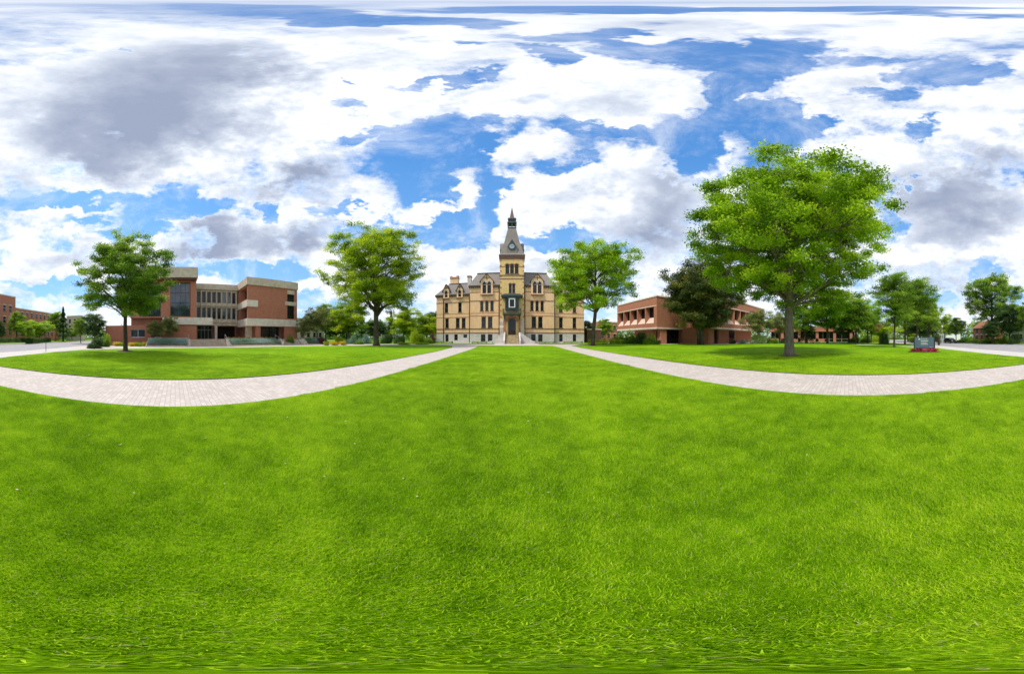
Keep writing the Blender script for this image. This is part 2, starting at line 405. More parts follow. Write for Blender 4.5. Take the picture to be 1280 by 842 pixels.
# window prototypes -------------------------------------------------------
def arch_curve(w, h, kind, off=0.0, n=7):
    """points from left spring to right spring of the arch head of an opening w wide, h high"""
    if kind == 'round':
        zc = h - w/2; r = w/2+off
        return [(-r*math.cos(math.pi*i/(2*n)), zc + r*math.sin(math.pi*i/(2*n))) for i in range(2*n+1)]
    if kind == 'point':
        zs = h - 0.866*w; r = w+off
        am = math.acos((w/2)/r)
        l = [(w/2 - r*math.cos(am*i/n), zs + r*math.sin(am*i/n)) for i in range(n+1)]
        return l + [(-x, z) for x, z in l[:-1][::-1]]
    rise = 0.16*w                                           # 'seg'
    out = []
    for i in range(2*n+1):
        x = -1+i/n
        out.append((x*(w/2+off), h - rise*(x*x) + off*0.9))
    return out
WIN = {}
def window_proto(w, h, kind, hood_mat, glass, rail=True, sill=True, mull=0, hood_t=None, frame=None, recess=0.14):
    key = (round(w, 2), round(h, 2), kind, hood_mat.name if hood_mat else '', glass.name, rail, sill, mull, recess)
    if key in WIN: return WIN[key]
    out = {}
    y0, y1 = recess-0.03, recess+0.03
    t = 0.06
    mb = MB()
    mb.box(-w/2, -w/2+t, y0, y1, 0, h); mb.box(w/2-t, w/2, y0, y1, 0, h); mb.box(-w/2+t, w/2-t, y0, y1, 0, t); mb.box(-w/2+t, w/2-t, y0, y1, h-t, h)
    if rail: mb.box(-w/2+t, w/2-t, y0-0.01, y1-0.01, h*0.5-0.03, h*0.5+0.03)
    for i in range(mull):
        x = -w/2 + w*(i+1)/(mull+1); mb.box(x-0.025, x+0.025, y0+0.004, y1-0.004, t, h-t)
    out['window'] = (mb, frame or frame_paint)
    out['pane'] = (MB().box(-w/2+0.01, w/2-0.01, recess, recess+0.02, 0.01, h-0.01), glass)
    if sill: out['sill'] = (MB().box(-w/2-0.1, w/2+0.1, -0.09, 0.1, -0.16, -0.002), brown_stone)
    if hood_mat:
        tt = hood_t or {'round': 0.24*w+0.02, 'point': 0.34*w, 'seg': 0.16*w+0.06, 'rect': 0.2}[kind]
        hb = MB()
        if kind == 'rect':
            hb.box(-w/2-0.12, w/2+0.12, -0.05, 0.1, h+0.002, h+tt)
        else:
            a = arch_curve(w, h, kind, 0.0); b = arch_curve(w, h, kind, tt)
            for i in range(len(a)-1):
                p, q, r_, s_ = a[i], a[i+1], b[i+1], b[i]
                for y, rev in ((-0.05, False), (0.1, True)):
                    f = [(p[0], y, p[1]), (q[0], y, q[1]), (r_[0], y, r_[1]), (s_[0], y, s_[1])]
                    hb.face(f if rev else f[::-1])
                hb.face([(p[0], -0.05, p[1]), (q[0], -0.05, q[1]), (q[0], 0.1, q[1]), (p[0], 0.1, p[1])])
                hb.face([(s_[0], -0.05, s_[1]), (s_[0], 0.1, s_[1]), (r_[0], 0.1, r_[1]), (r_[0], -0.05, r_[1])])
        out['hood'] = (hb, hood_mat)
    meshes = {}
    for k2, (m_, mt) in out.items():
        me = bpy.data.meshes.new(k2); me.from_pydata(m_.v, [], m_.f); me.materials.append(mt); me.update(); meshes[k2] = me
    WIN[key] = meshes
    return meshes
def put_window(root, fac, u, z, w, h, kind='rect', hood=None, glass=None, n=0.0, name='window', flat=False, **k):
    ms = window_proto(w, h, kind, hood, glass or glass_dark, **k)
    p = fac.P(u, z, n)
    o = bpy.data.objects.new(name, ms['window']); COL.objects.link(o); o.parent = root
    o.location = Vector(p) - root.location; o.rotation_euler = (0, 0, fac.rz)
    for k2, me in ms.items():
        if k2 == 'window': continue
        c = bpy.data.objects.new(k2, me); COL.objects.link(c); c.parent = o
    return o

# ------------------------------------------------------------------ vegetation
def quads_mesh(name, V, tint, mat):
    n = len(V)//4
    me = bpy.data.meshes.new(name)
    me.vertices.add(n*4); me.vertices.foreach_set('co', V.astype(np.float32).ravel())
    me.loops.add(n*4); me.loops.foreach_set('vertex_index', np.arange(n*4, dtype=np.int32))
    me.polygons.add(n); me.polygons.foreach_set('loop_start', np.arange(0, n*4, 4, dtype=np.int32))
    try: me.polygons.foreach_set('loop_total', np.full(n, 4, dtype=np.int32))
    except Exception: pass
    a = me.attributes.new('tint', 'FLOAT', 'FACE'); a.data.foreach_set('value', tint.astype(np.float32))
    me.materials.append(mat); me.update(calc_edges=True)
    return me
def leaves_at(rng, C, size, flat=0.45, asp=0.6):
    """rhombic leaves at the points C; flat pulls the blades towards lying level"""
    n = len(C)
    nrm = rng.normal(size=(n, 3)); nrm[:, 2] = np.abs(nrm[:, 2])+flat
    nrm /= np.linalg.norm(nrm, axis=1)[:, None]
    r = rng.normal(size=(n, 3)); a = np.cross(nrm, r); a /= np.linalg.norm(a, axis=1)[:, None]+1e-9
    b = np.cross(nrm, a)
    s = size*rng.uniform(0.65, 1.3, n)
    V = np.empty((n, 4, 3))
    V[:, 0] = C - a*(s/2)[:, None]; V[:, 2] = C + a*(s/2)[:, None]
    k = (s*asp/2)[:, None]
    V[:, 1] = C + b*k - nrm*k*0.35; V[:, 3] = C - b*k - nrm*k*0.35
    return V.reshape(-1, 3)
def unit(rng, n):
    d = rng.normal(size=(n, 3)); return d/np.linalg.norm(d, axis=1)[:, None]

def crown_points(rng, r, b, n_lobes, n_cl, n_leaf, cs, lobe_r=0.36, bottom=-0.75, egg=0.0):
    i = np.arange(n_lobes)+0.5
    z = 1-2*i/n_lobes; th = math.pi*(1+5**0.5)*i + rng.uniform(0, 6.28)
    q = np.sqrt(1-z*z)
    D = np.stack([q*np.cos(th), q*np.sin(th), z], 1) + rng.normal(size=(n_lobes, 3))*0.12
    D = D[D[:, 2] > bottom]
    lobes = D*(1-lobe_r)*rng.uniform(0.86, 1.02, (len(D), 1))
    k_ = np.arange(6); lobes = np.concatenate([lobes, np.stack([0.3*np.cos(k_*1.05+.4), 0.3*np.sin(k_*1.05+.4), -0.35+0.16*k_], 1)])
    if egg: lobes[:, :2] *= (1 - egg*lobes[:, 2])[:, None]
    cl = []; lob_of = []
    per = max(3, n_cl//len(lobes))
    for k, c in enumerate(lobes):
        rr = lobe_r*rng.uniform(0.85, 1.15)
        d = unit(rng, per); d[:, 2] = d[:, 2]*0.75+0.08
        cl.append(c + d*rr*rng.uniform(0.45, 1.0, (per, 1))**0.5); lob_of += [k]*per
    cl = np.concatenate(cl); lob_of = np.array(lob_of)
    lob_t = rng.uniform(-0.12, 0.12, len(lobes))
    cl_t = rng.uniform(0.0, 1.0, len(cl))*0.8 + 0.1 + lob_t[lob_of]
    S3 = np.array([r, r, b])
    cw = cl*S3
    L_ = rng.integers(0, len(cl), n_leaf)
    jit = rng.normal(size=(n_leaf, 3))*np.array([cs, cs, cs*0.5])
    C = cw[L_] + jit
    t = np.clip(cl_t[L_] + rng.uniform(-0.2, 0.2, n_leaf), 0, 1)
    return C, t, lobes*S3, cw

def limb_path(rng, a, b, bow, n=6):
    a = np.array(a, float); b = np.array(b, float); m = (a+b)/2 + np.array([0, 0, bow]) + rng.normal(size=3)*0.06*np.linalg.norm(b-a)
    # leave the trunk steeply, then arch outwards
    m[:2] = a[:2] + (b[:2]-a[:2])*0.38
    out = []
    for i in range(n+1):
        s = i/n
        out.append((1-s)**2*a + 2*s*(1-s)*m + s*s*b)
    return out

def make_tree(seed, r, b, zc, tr, lmat, bmat, n_lobes=16, n_cl=220, n_leaf=30000, leaf=0.2, cs=0.5, lobe_r=0.36, fork=0.35, lean=(0, 0), egg=0.0, bottom=-0.75, shift=(0, 0), flare=1.45, twigs=5, flat=0.45, stems=1):
    """returns (trunk mesh, crown mesh) standing at the origin"""
    rng = np.random.default_rng(seed)
    C, t, lobes, cl = crown_points(rng, r, b, n_lobes, n_cl, n_leaf, cs, lobe_r, bottom, egg)
    off = np.array([shift[0], shift[1], zc])
    C = C+off; lobes = lobes+off; cl = cl+off
    keep = C[:, 2] > 0.15
    C = C[keep]; t = t[keep]
    me_c = quads_mesh('crown', leaves_at(rng, C, leaf, flat), t, lmat)
    mb = MB()
    zb = zc - b*0.75; ztop = zc + b*0.45
    zb = max(zb, 0.25*zc)
    sp = []
    nseg = 12
    wob = rng.normal(size=(nseg+1, 2))*tr*0.28; wob[0] = 0; wob = np.cumsum(wob, 0)*0.55
    rad = []
    for i in range(nseg+1):
        s = i/nseg; z = ztop*s
        sx = shift[0]*0.6*s*s + lean[0]*s; sy = shift[1]*0.6*s*s + lean[1]*s
        sp.append(np.array([wob[i, 0]+sx, wob[i, 1]+sy, z]))
        zr = z/ max(zb, .1)
        rr = tr*(1 - 0.22*min(zr, 1)) if z < zb else tr*0.78*(1-(z-zb)/(ztop-zb))**0.8 + 0.02
        if z < 0.05: rr = tr*flare
        elif zr < 0.22: rr *= 1.08
        rad.append(rr)
    # extra ring for the root flare
    sp.insert(1, sp[0]*0.75+sp[1]*0.25 if ztop/nseg < 1.2 else np.array([0, 0, 0.45])); rad.insert(1, tr*1.1)
    mb.tube([tuple(p) for p in sp], rad, 12)
    def on_trunk(z):
        for i in range(len(sp)-1):
            if sp[i][2] <= z <= sp[i+1][2]:
                f = (z-sp[i][2])/max(1e-6, sp[i+1][2]-sp[i][2]); return sp[i]*(1-f)+sp[i+1]*f, rad[i]*(1-f)+rad[i+1]*f
        return sp[-1], rad[-1]
    for k, lc in enumerate(lobes):
        hz = np.clip(lc[2] - np.hypot(lc[0], lc[1])*rng.uniform(0.5, 0.95), zb*rng.uniform(0.85, 1.1), ztop*0.92)
        a, ra = on_trunk(hz)
        path = limb_path(rng, a, lc, b*0.05)
        r0 = max(0.02, min(ra*0.62, tr*0.42)); mb.tube([tuple(p) for p in path], [r0*(1-0.75*i/(len(path)-1)) for i in range(len(path))], 6, False)
        idx = rng.permutation(len(cl))
        near = [j for j in idx if np.linalg.norm((cl[j]-lc)) < max(r, b)*lobe_r*1.3][:twigs]
        for j in near:
            st = path[rng.integers(2, len(path))]
            mid = (st+cl[j])/2 + rng.normal(size=3)*0.12*np.linalg.norm(cl[j]-st)
            mb.tube([tuple(st), tuple(mid), tuple(cl[j])], [r0*0.3, r0*0.2, 0.012], 4, False)
    for s_ in range(1, stems):
        a = rng.uniform(0, 6.28); q = tr*1.2
        tgt = lobes[rng.integers(len(lobes))]
        mb.tube([(q*math.cos(a), q*math.sin(a), 0), (q*1.6*math.cos(a), q*1.6*math.sin(a), zb), tuple(tgt)], [tr*0.8, tr*0.6, tr*0.15], 8)
    me_t = bpy.data.meshes.new('trunk'); me_t.from_pydata(mb.v, [], mb.f); me_t.materials.append(bmat)
    me_t.polygons.foreach_set('use_smooth', [True]*len(me_t.polygons)); me_t.update()
    return me_t, me_c

def put_tree(name, meshes, loc, label, group=None, scale=(1, 1, 1), rz=0.0, cat='tree'):
    root = empty(name, (loc[0], loc[1], 0), rz, label=label, cat=cat, group=group)
    root.scale = scale
    for nm, me in zip(('trunk', 'crown'), meshes):
        o = bpy.data.objects.new(nm, me); COL.objects.link(o); o.parent = root
    return root

def bush_meshes(seed, rx, ry, h, lmat, n_leaf=5000, leaf=0.09, lump=0.3, box=False, stems=True, smat=None, flat=0.5):
    rng = np.random.default_rng(seed)
    if box:
        nb = max(6, int(rx*ry*3)); n = n_leaf
        u = rng.uniform(-1, 1, (n, 3))
        ax = rng.integers(0, 5, n)
        P = u.copy(); P[:, 2] = (u[:, 2]+1)/2
        P[ax == 0, 0] = 1; P[ax == 1, 0] = -1; P[ax == 2, 1] = 1; P[ax == 3, 1] = -1; P[ax == 4, 2] = 1
        P = P*np.array([rx, ry, h]); P += rng.normal(size=P.shape)*0.05
        w = 0.06*np.sin(P[:, :1]*3.1+1)*np.sin(P[:, 1:2]*2.7)
        P[:, 2:3] += w*h*2
        t = np.clip(0.5+rng.uniform(-0.3, 0.3, n)+0.5*np.sin(P[:, 0]*2.3)*0.4, 0, 1)
    else:
        k = 9
        cd = unit(rng, k); cd[:, 2] = np.abs(cd[:, 2])
        cen = cd*rng.uniform(0.35, 0.75, (k, 1)); cr = rng.uniform(0.3, 0.5, k); ct = rng.uniform(0.25, 0.75, k)
        i = rng.integers(0, k, n_leaf); d = unit(rng, n_leaf)
        P = cen[i] + d*cr[i][:, None]*rng.uniform(0.6, 1.05, (n_leaf, 1))
        P[:, 2] = np.abs(P[:, 2]); P /= np.maximum(1.0, np.linalg.norm(P, axis=1)/1.08)[:, None]
        P = P*np.array([rx, ry, h]); P += rng.normal(size=P.shape)*leaf*0.6
        t = np.clip(ct[i]+rng.uniform(-0.25, 0.25, n_leaf), 0, 1)
    P[:, 2] = np.maximum(P[:, 2], 0.02)
    me_c = quads_mesh('foliage', leaves_at(rng, P, leaf, flat), t, lmat)
    mb = MB()
    for q in range(9):
        a = rng.uniform(0, 6.28); rr = rng.uniform(0.1, 0.6)
        x, y = rr*rx*math.cos(a), rr*ry*math.sin(a)
        mb.tube([(x*0.02, y*0.02, 0), (x*0.6, y*0.6, h*0.35), (x*1.1, y*1.1, h*0.8)], [0.03, 0.02, 0.01], 5)
    me_s = bpy.data.meshes.new('stems'); me_s.from_pydata(mb.v, [], mb.f); me_s.materials.append(smat or bark_dark); me_s.update()
    return me_s, me_c
def put_bush(name, meshes, loc, label, cat='shrub', group=None, scale=(1, 1, 1), rz=0.0, z=0.0):
    root = empty(name, (loc[0], loc[1], z), rz, label=label, cat=cat, group=group); root.scale = scale
    for nm, me in zip(('stem', 'foliage'), meshes):
        o = bpy.data.objects.new(nm, me); COL.objects.link(o); o.parent = root
    return root

# ------------------------------------------------------------------ sky: clear blue with fair weather cumulus
SUN_AZ, SUN_EL = -118.0, 56.0          # bearing clockwise of +Y, elevation
def make_world():
    w = bpy.data.worlds.new("World"); S.world = w; w.use_nodes = True
    t = w.node_tree; t.nodes.clear()
    sky = N(t, 'ShaderNodeTexSky', sky_type='NISHITA'); sky.sun_disc = False
    sky.sun_elevation = R(SUN_EL); sky.sun_rotation = R(SUN_AZ); sky.air_density = 1.0; sky.dust_density = 0.6; sky.ozone_density = 2.0
    d = N(t, 'ShaderNodeTexCoord').outputs['Generated']
    sp = N(t, 'ShaderNodeSeparateXYZ'); L(t, d, sp.inputs[0]); x, y, z = sp.outputs
    az = MA(t, 'ARCTAN2', x, y); el = MA(t, 'ARCSINE', z)
    DEG = 180/math.pi*K                    # work in units of 1/K degree: bearing 640, elevation 421 at the horizon
    u = MA(t, 'MULTIPLY_ADD', az, DEG, 640.0); v = MA(t, 'MULTIPLY_ADD', el, -DEG, 421.0)
    # billowing warp
    mp = N(t, 'ShaderNodeMapping'); mp.inputs['Scale'].default_value = (1, 1, 1.7); L(t, d, mp.inputs[0]); dd = mp.outputs[0]
    wn = NOISE(t, dd, 5.5, 5, 0.62)
    ws = N(t, 'ShaderNodeSeparateColor'); L(t, wn.outputs['Color'], ws.inputs[0])
    ce = MA(t, 'MAXIMUM', MA(t, 'COSINE', el), 0.12)
    du = MA(t, 'DIVIDE', MA(t, 'MULTIPLY', MA(t, 'SUBTRACT', ws.outputs[0], 0.5), 105.0), ce)
    dv = MA(t, 'MULTIPLY', MA(t, 'SUBTRACT', ws.outputs[1], 0.5), 70.0)
    uu = MA(t, 'ADD', u, du); vv = MA(t, 'ADD', v, dv)
    def blobs(lst, base, lo=0.45, hi=1.35):
        acc = base            # the running sum rides along in z, so the nodes form one chain (keeps the shader stack small)
        for (cu, cv, rx, ry, rot, amp) in lst:
            uvn = N(t, 'ShaderNodeCombineXYZ'); L(t, uu, uvn.inputs[0]); L(t, vv, uvn.inputs[1]); sock(t, uvn.inputs[2], acc); uv = uvn.outputs[0]
            m = N(t, 'ShaderNodeMapping', vector_type='TEXTURE')
            m.inputs['Location'].default_value = (cu, cv, 0); m.inputs['Rotation'].default_value = (0, 0, R(rot)); m.inputs['Scale'].default_value = (rx, ry, 1e6)
            L(t, uv, m.inputs[0])
            ln = N(t, 'ShaderNodeVectorMath', operation='LENGTH'); L(t, m.outputs[0], ln.inputs[0])
            f = MAPR(t, ln.outputs['Value'], lo, hi, amp, 0.0, True)
            acc = MA(t, 'ADD', f, acc)
        return acc
    GAPS = [  # bearing, elevation mark, half widths, tilt, amount (negative opens blue sky)
        (360, 20, 200, 10, 4, -1.0), (560, 28, 190, 9, 2, -0.8), (900, 10, 420, 5, 0, -0.9), (1180, 18, 110, 4, 0, -.5),
        (690, 70, 42, 13, 10, -1.0), (745, 48, 60, 9, 0, -.6), (830, 66, 80, 17, 5, -1.0), (600, 52, 60, 5, 0, -.35),
        (930, 90, 62, 34, 0, -1.1), (945, 145, 70, 34, 0, -1.1), (1000, 150, 40, 22, 0, -.9), (1020, 115, 30, 22, 0, -.5),
        (1180, 88, 88, 15, -4, -1.0), (1110, 118, 50, 8, 0, -.5), (1172, 155, 48, 9, -6, -.9), (1113, 245, 17, 26, 10, -.75), (1060, 70, 60, 4, 0, -.3),
        (545, 180, 62, 36, 0, -1.0), (520, 235, 52, 34, 0, -1.0), (455, 170, 40, 10, -20, -.7), (600, 160, 45, 12, -35, -.4), (575, 290, 55, 22, 0, -.7),
        (455, 96, 20, 6, 25, -.7), (540, 112, 34, 9, -12, -.75), (580, 100, 40, 6, -8, -.6), (440, 130, 30, 14, 0, -.55), (620, 265, 18, 30, 0, -.35),
        (760, 163, 92, 10, 6, -.8), (690, 198, 34, 15, 0, -.8), (840, 160, 34, 26, 25, -.55), (850, 205, 26, 22, 0, -.8), (880, 185, 30, 30, 0, -.6),
        (700, 300, 55, 12, 4, -1.0), (612, 240, 24, 30, 15, -.4), (770, 340, 30, 30, 10, -.25),
        (90, 252, 70, 12, -6, -.95), (215, 262, 62, 16, -4, -.95), (150, 284, 70, 17, 0, -.9), (10, 258, 40, 10, 0, -.8), (250, 208, 9, 6, 0, -.5), (205, 238, 16, 5, 0, -.45),
        (335, 262, 13, 14, 0, -.8), (420, 258, 30, 8, -8, -.75), (405, 268, 18, 10, 0, -.4), (455, 292, 50, 14, 0, -.8), (350, 340, 60, 12, 0, -.6), (390, 372, 40, 9, 0, -.55),
        (250, 335, 40, 14, 0, -.5), (60, 355, 60, 9, 4, -.7), (30, 385, 60, 6, 0, -.25), (1160, 372, 50, 10, 0, -.45), (1225, 345, 16, 20, 30, -.5), (1260, 375, 30, 12, 0, -.4), (175, 61, 16, 6, 0, -.5),
        (470, 205, 40, 26, 0, -.5), (560, 275, 60, 34, 0, -.45), (640, 390, 400, 16, 0, -.2), (100, 370, 90, 10, 0, -.35), (620, 200, 26, 50, 0, -.4), (60, 250, 130, 14, 0, -.35), (250, 262, 60, 14, 0, -.4), (780, 175, 70, 12, 0, -.4), (900, 60, 90, 16, 0, -.3), (470, 300, 60, 18, 0, -.3), (320, 340, 50, 14, 0, -.4),
        (980, 60, 50, 10, 0, -.4), (1240, 225, 40, 8, 0, -.2), (960, 205, 40, 30, 0, -.6), (1115, 285, 20, 20, 0, -.45), (765, 390, 60, 14, 0, -.3),
    ]
    PUFFS = [  # clouds standing inside the gaps
        (495, 150, 58, 11, -16, .85), (415, 150, 30, 30, 0, .3), (660, 185, 48, 13, 8, .85), (550, 262, 48, 12, -14, .95), (590, 240, 16, 8, 30, .5),
        (380, 12, 60, 3, 0, .3), (120, 282, 52, 8, -14, .7), (205, 271, 30, 7, 0, .9), (110, 300, 30, 8, -20, .5), (300, 285, 50, 22, 0, .3), (70, 268, 40, 6, 0, .4),
        (745, 240, 120, 40, 0, .45), (800, 130, 90, 36, 0, .4), (930, 85, 14, 5, 0, .45), (965, 125, 14, 6, 0, .5), (990, 147, 9, 8, 0, .5), (860, 50, 60, 14, 0, .5),
        (560, 70, 90, 9, 0, .35), (1060, 100, 48, 18, -8, .6), (520, 110, 60, 14, 0, .3), (1190, 270, 80, 60, 0, .4), (1230, 130, 50, 24, -25, .35), (570, 325, 60, 22, 0, .6),
        (470, 240, 30, 30, 20, .4), (710, 335, 80, 20, 0, .5), (180, 140, 200, 80, 0, .4), (400, 300, 70, 20, 0, .25), (330, 95, 160, 40, 0, .3), (1100, 200, 60, 30, 0, .35),
        (640, 130, 60, 20, 0, .3), (700, 265, 60, 18, 0, .3), (60, 335, 60, 18, 0, .3), (940, 240, 60, 30, 0, .3),
    ]
    n1 = NOISE(t, dd, 5.5, 10, 0.60)
    n1s = MA(t, 'SUBTRACT', n1.outputs[0], 0.5)
    nf = NOISE(t, dd, 34.0, 5, 0.65)
    nfs = MA(t, 'SUBTRACT', nf.outputs[0], 0.5)
    cover = blobs(GAPS + PUFFS, 0.40)
    dens = MA(t, 'MULTIPLY_ADD', n1s, 2.3, cover)
    # wisps: fine structure shows where the cloud is thin
    densm = MA(t, 'MULTIPLY_ADD', nfs, 0.55, dens)
    mask = MAPR(t, densm, -0.22, 0.58, 0, 1, True)
    veil = NOISE(t, dd, 3.4, 8, 0.68, 0.6)
    mask = MA(t, 'MAXIMUM', mask, MAPR(t, veil.outputs[0], 0.43, 0.78, 0, 0.62, True))
    GREY = [(205, 128, 150, 66, -6, 1.05), (110, 175, 110, 40, 10, .55), (130, 210, 60, 22, 10, .5), (300, 80, 90, 26, 0, .4), (385, 222, 74, 22, -14, 1.15), (275, 302, 58, 34, 0, 1.1), (370, 298, 38, 24, 0, .9),
            (1190, 236, 110, 32, -8, .85), (1230, 270, 90, 28, 0, .6), (840, 265, 44, 72, 10, .75), (780, 300, 60, 34, 0, .4), (1190, 355, 50, 24, 0, .85), (1040, 235, 70, 26, 20, .45), (20, 225, 60, 24, 0, .45),
            (780, 125, 90, 18, 0, .25), (650, 330, 90, 14, 0, .35), (405, 246, 24, 8, 0, .5), (90, 325, 60, 16, 0, .4), (470, 45, 90, 12, 0, .35), (1250, 205, 60, 22, 0, .5), (880, 110, 24, 34, 0, .25), (20, 350, 60, 12, 0, .35),
            (1060, 105, 44, 14, 0, .3), (1120, 350, 40, 20, 0, .4), (740, 250, 60, 20, 0, .2), (1180, 300, 60, 14, 0, .45), (330, 160, 60, 14, 0, .15), (560, 95, 80, 10, 0, .15)]
    grey = blobs(GREY, 0.0, 0.0, 1.6)
    # light from the sun side on the large volumes and on the billows
    sv = Vector((math.sin(R(SUN_AZ))*math.cos(R(SUN_EL)), math.cos(R(SUN_AZ))*math.cos(R(SUN_EL)), math.sin(R(SUN_EL))*1.6))
    def offs(k):
        ad = N(t, 'ShaderNodeVectorMath', operation='ADD'); L(t, dd, ad.inputs[0]); ad.inputs[1].default_value = tuple(sv*k); return ad.outputs[0]
    n2 = NOISE(t, offs(0.035), 5.5, 8, 0.60)
    emb = MA(t, 'SUBTRACT', n2.outputs[0], n1.outputs[0])
    n3 = NOISE(t, dd, 3.0, 4, 0.5); n4 = NOISE(t, offs(0.11), 3.0, 4, 0.5)
    emb2 = MA(t, 'SUBTRACT', n4.outputs[0], n3.outputs[0])
    thick = MAPR(t, dens, 0.10, 0.62, 0, 1, True)
    sh = MA(t, 'MULTIPLY', MA(t, 'MULTIPLY_ADD', grey, MA(t, 'MULTIPLY_ADD', n1s, 0.45, 0.95), 0.10), thick)
    sh = MA(t, 'ADD', sh, MA(t, 'MULTIPLY', emb, MA(t, 'MULTIPLY_ADD', grey, -1.1, 1.7)))
    sh = MA(t, 'MULTIPLY_ADD', emb2, 0.9, sh, clamp=True)
    ccol = RAMP(t, sh, [(0.0, (1.0, 1.01, 1.03)), (0.10, (0.92, 0.945, 0.98)), (0.34, (0.68, 0.735, 0.83)), (0.66, (0.46, 0.515, 0.64)), (1.0, (0.32, 0.37, 0.50))])
    # blue: the physical sky graded richer, as in the photograph
    deep = RAMP(t, MAPR(t, el, 0.0, 1.57, 0, 1), [(0.0, (0.36, 0.50, 0.70)), (0.12, (0.245, 0.44, 0.71)), (0.30, (0.145, 0.35, 0.68)), (0.55, (0.070, 0.24, 0.58)), (1.0, (0.09, 0.20, 0.46))])
    deep = MIX(t, 1.0, deep, (7.6, 7.6, 7.6), 'MULTIPLY')
    sunny = MIX(t, 1.0, sky.outputs[0], (0.80, 1.30, 1.60), 'MULTIPLY')
    blue = MIX(t, 0.78, sunny, deep)
    b1 = N(t, 'ShaderNodeBackground'); L(t, blue, b1.inputs[0]); b1.inputs[1].default_value = 0.13
    b2 = N(t, 'ShaderNodeBackground'); L(t, ccol, b2.inputs[0]); b2.inputs[1].default_value = 0.84
    mx = N(t, 'ShaderNodeMixShader'); L(t, MA(t, 'MULTIPLY', mask, 0.985), mx.inputs[0]); L(t, b1.outputs[0], mx.inputs[1]); L(t, b2.outputs[0], mx.inputs[2])
    o = N(t, 'ShaderNodeOutputWorld'); L(t, mx.outputs[0], o.inputs[0])
    w.cycles.sampling_method = 'MANUAL'; w.cycles.sample_map_resolution = 512
make_world()
sl = bpy.data.lights.new('sun', 'SUN'); sl.energy = 2.9; sl.angle = R(10); sl.color = (1.0, 0.95, 0.86)
so = bpy.data.objects.new('sun', sl); COL.objects.link(so)
sd = Vector((math.sin(R(SUN_AZ))*math.cos(R(SUN_EL)), math.cos(R(SUN_AZ))*math.cos(R(SUN_EL)), math.sin(R(SUN_EL))))
so.rotation_euler = sd.to_track_quat('Z', 'Y').to_euler()

# ------------------------------------------------------------------ ground
ST = dict(kind='structure')
sheet('ground', [(-600, -600), (600, -600), (600, 600), (-600, 600)], -0.10, far_ground, **ST)
sheet('plaza', ccw([(-80, -12.3), (95, -12.3), (95, 75), (-80, 75)]), 0.0, MATS['plaza_slabs'], 0.09, concrete, **ST)
sheet('sidewalk', ccw([(-140, -15.8), (140, -15.8), (140, -12.3), (-140, -12.3)]), 0.0, MATS['sidewalk_slabs'], 0.12, concrete_l, **ST)
kb = MB()
kb.box(-140, 140, -15.99, -15.8, -0.12, 0.012); kb.box(-140, 140, -33.2, -33.0, -0.12, 0.012)
kb.build('kerb', concrete_l, **ST)
sheet('road', ccw([(-160, -33.1), (160, -33.1), (160, -15.9), (-160, -15.9)]), -0.094+0.004, asphalt, **ST)
ln = MB()
for i in range(-20, 21): ln.box(i*7, i*7+3, -24.6, -24.45, -0.0895, -0.086)
ln.build('road_marking', plain('road_paint', (0.6, 0.52, 0.2), 0.8), **ST)
sheet('sidewalk', ccw([(-140, -37.4), (140, -37.4), (140, -35.6), (-140, -35.6)]), 0.0, MATS['sidewalk_slabs'], 0.12, concrete_l, **ST)

turf = MATS['turf']
LZ = 0.035
def lx(y): return -(4.66 + 0.02*(y if y > 0 else 0))
def rx(y): return 5.62 + 0.045*y
center = [(lx(-12), -12.2), (rx(-12), -12.2), (rx(0), 0), (rx(15), 15), (rx(30), 30), (7.3, 36.6), (6.4, 38.4), (4.6, 39.1), (-3.6, 39.1), (-5.2, 38.4), (-5.9, 36.5), (lx(30), 30), (lx(15), 15), (lx(0), 0)]
left = [(-7.85, -9.8), (-7.85, 10), (-8.1, 22), (-8.9, 31), (-10.4, 36.5), (-12.5, 39.2), (-15.5, 39.8), (-19.5, 37.8), (-25, 31.5), (-29.3, 23.4), (-31.2, 15), (-31.2, 6), (-29.9, -2), (-27.3, -7.6), (-23.5, -10.9), (-19, -12.0), (-13, -12.0), (-9.0, -11.4)]
right = [(8.85, 0), (8.45, -9.0), (9.2, -11.6), (11.5, -12.2), (58, -12.2), (64, -4), (64, 18), (60, 23.2), (40, 23.6), (35.5, 26), (34.2, 33.8), (27.5, 35.2), (26.4, 50), (20.4, 47.6), (16.5, 42.5), (12.6, 40.2), (10.7, 37.6), (9.9, 30), (9.35, 12)]
left = ccw(left); right = ccw(right); center = ccw(center)
sheet('lawn', center, LZ, turf, 0.05, edge_soil, **ST)
sheet('lawn', left, LZ, turf, 0.05, edge_soil, **ST)
sheet('lawn', right, LZ, turf, 0.05, edge_soil, **ST)
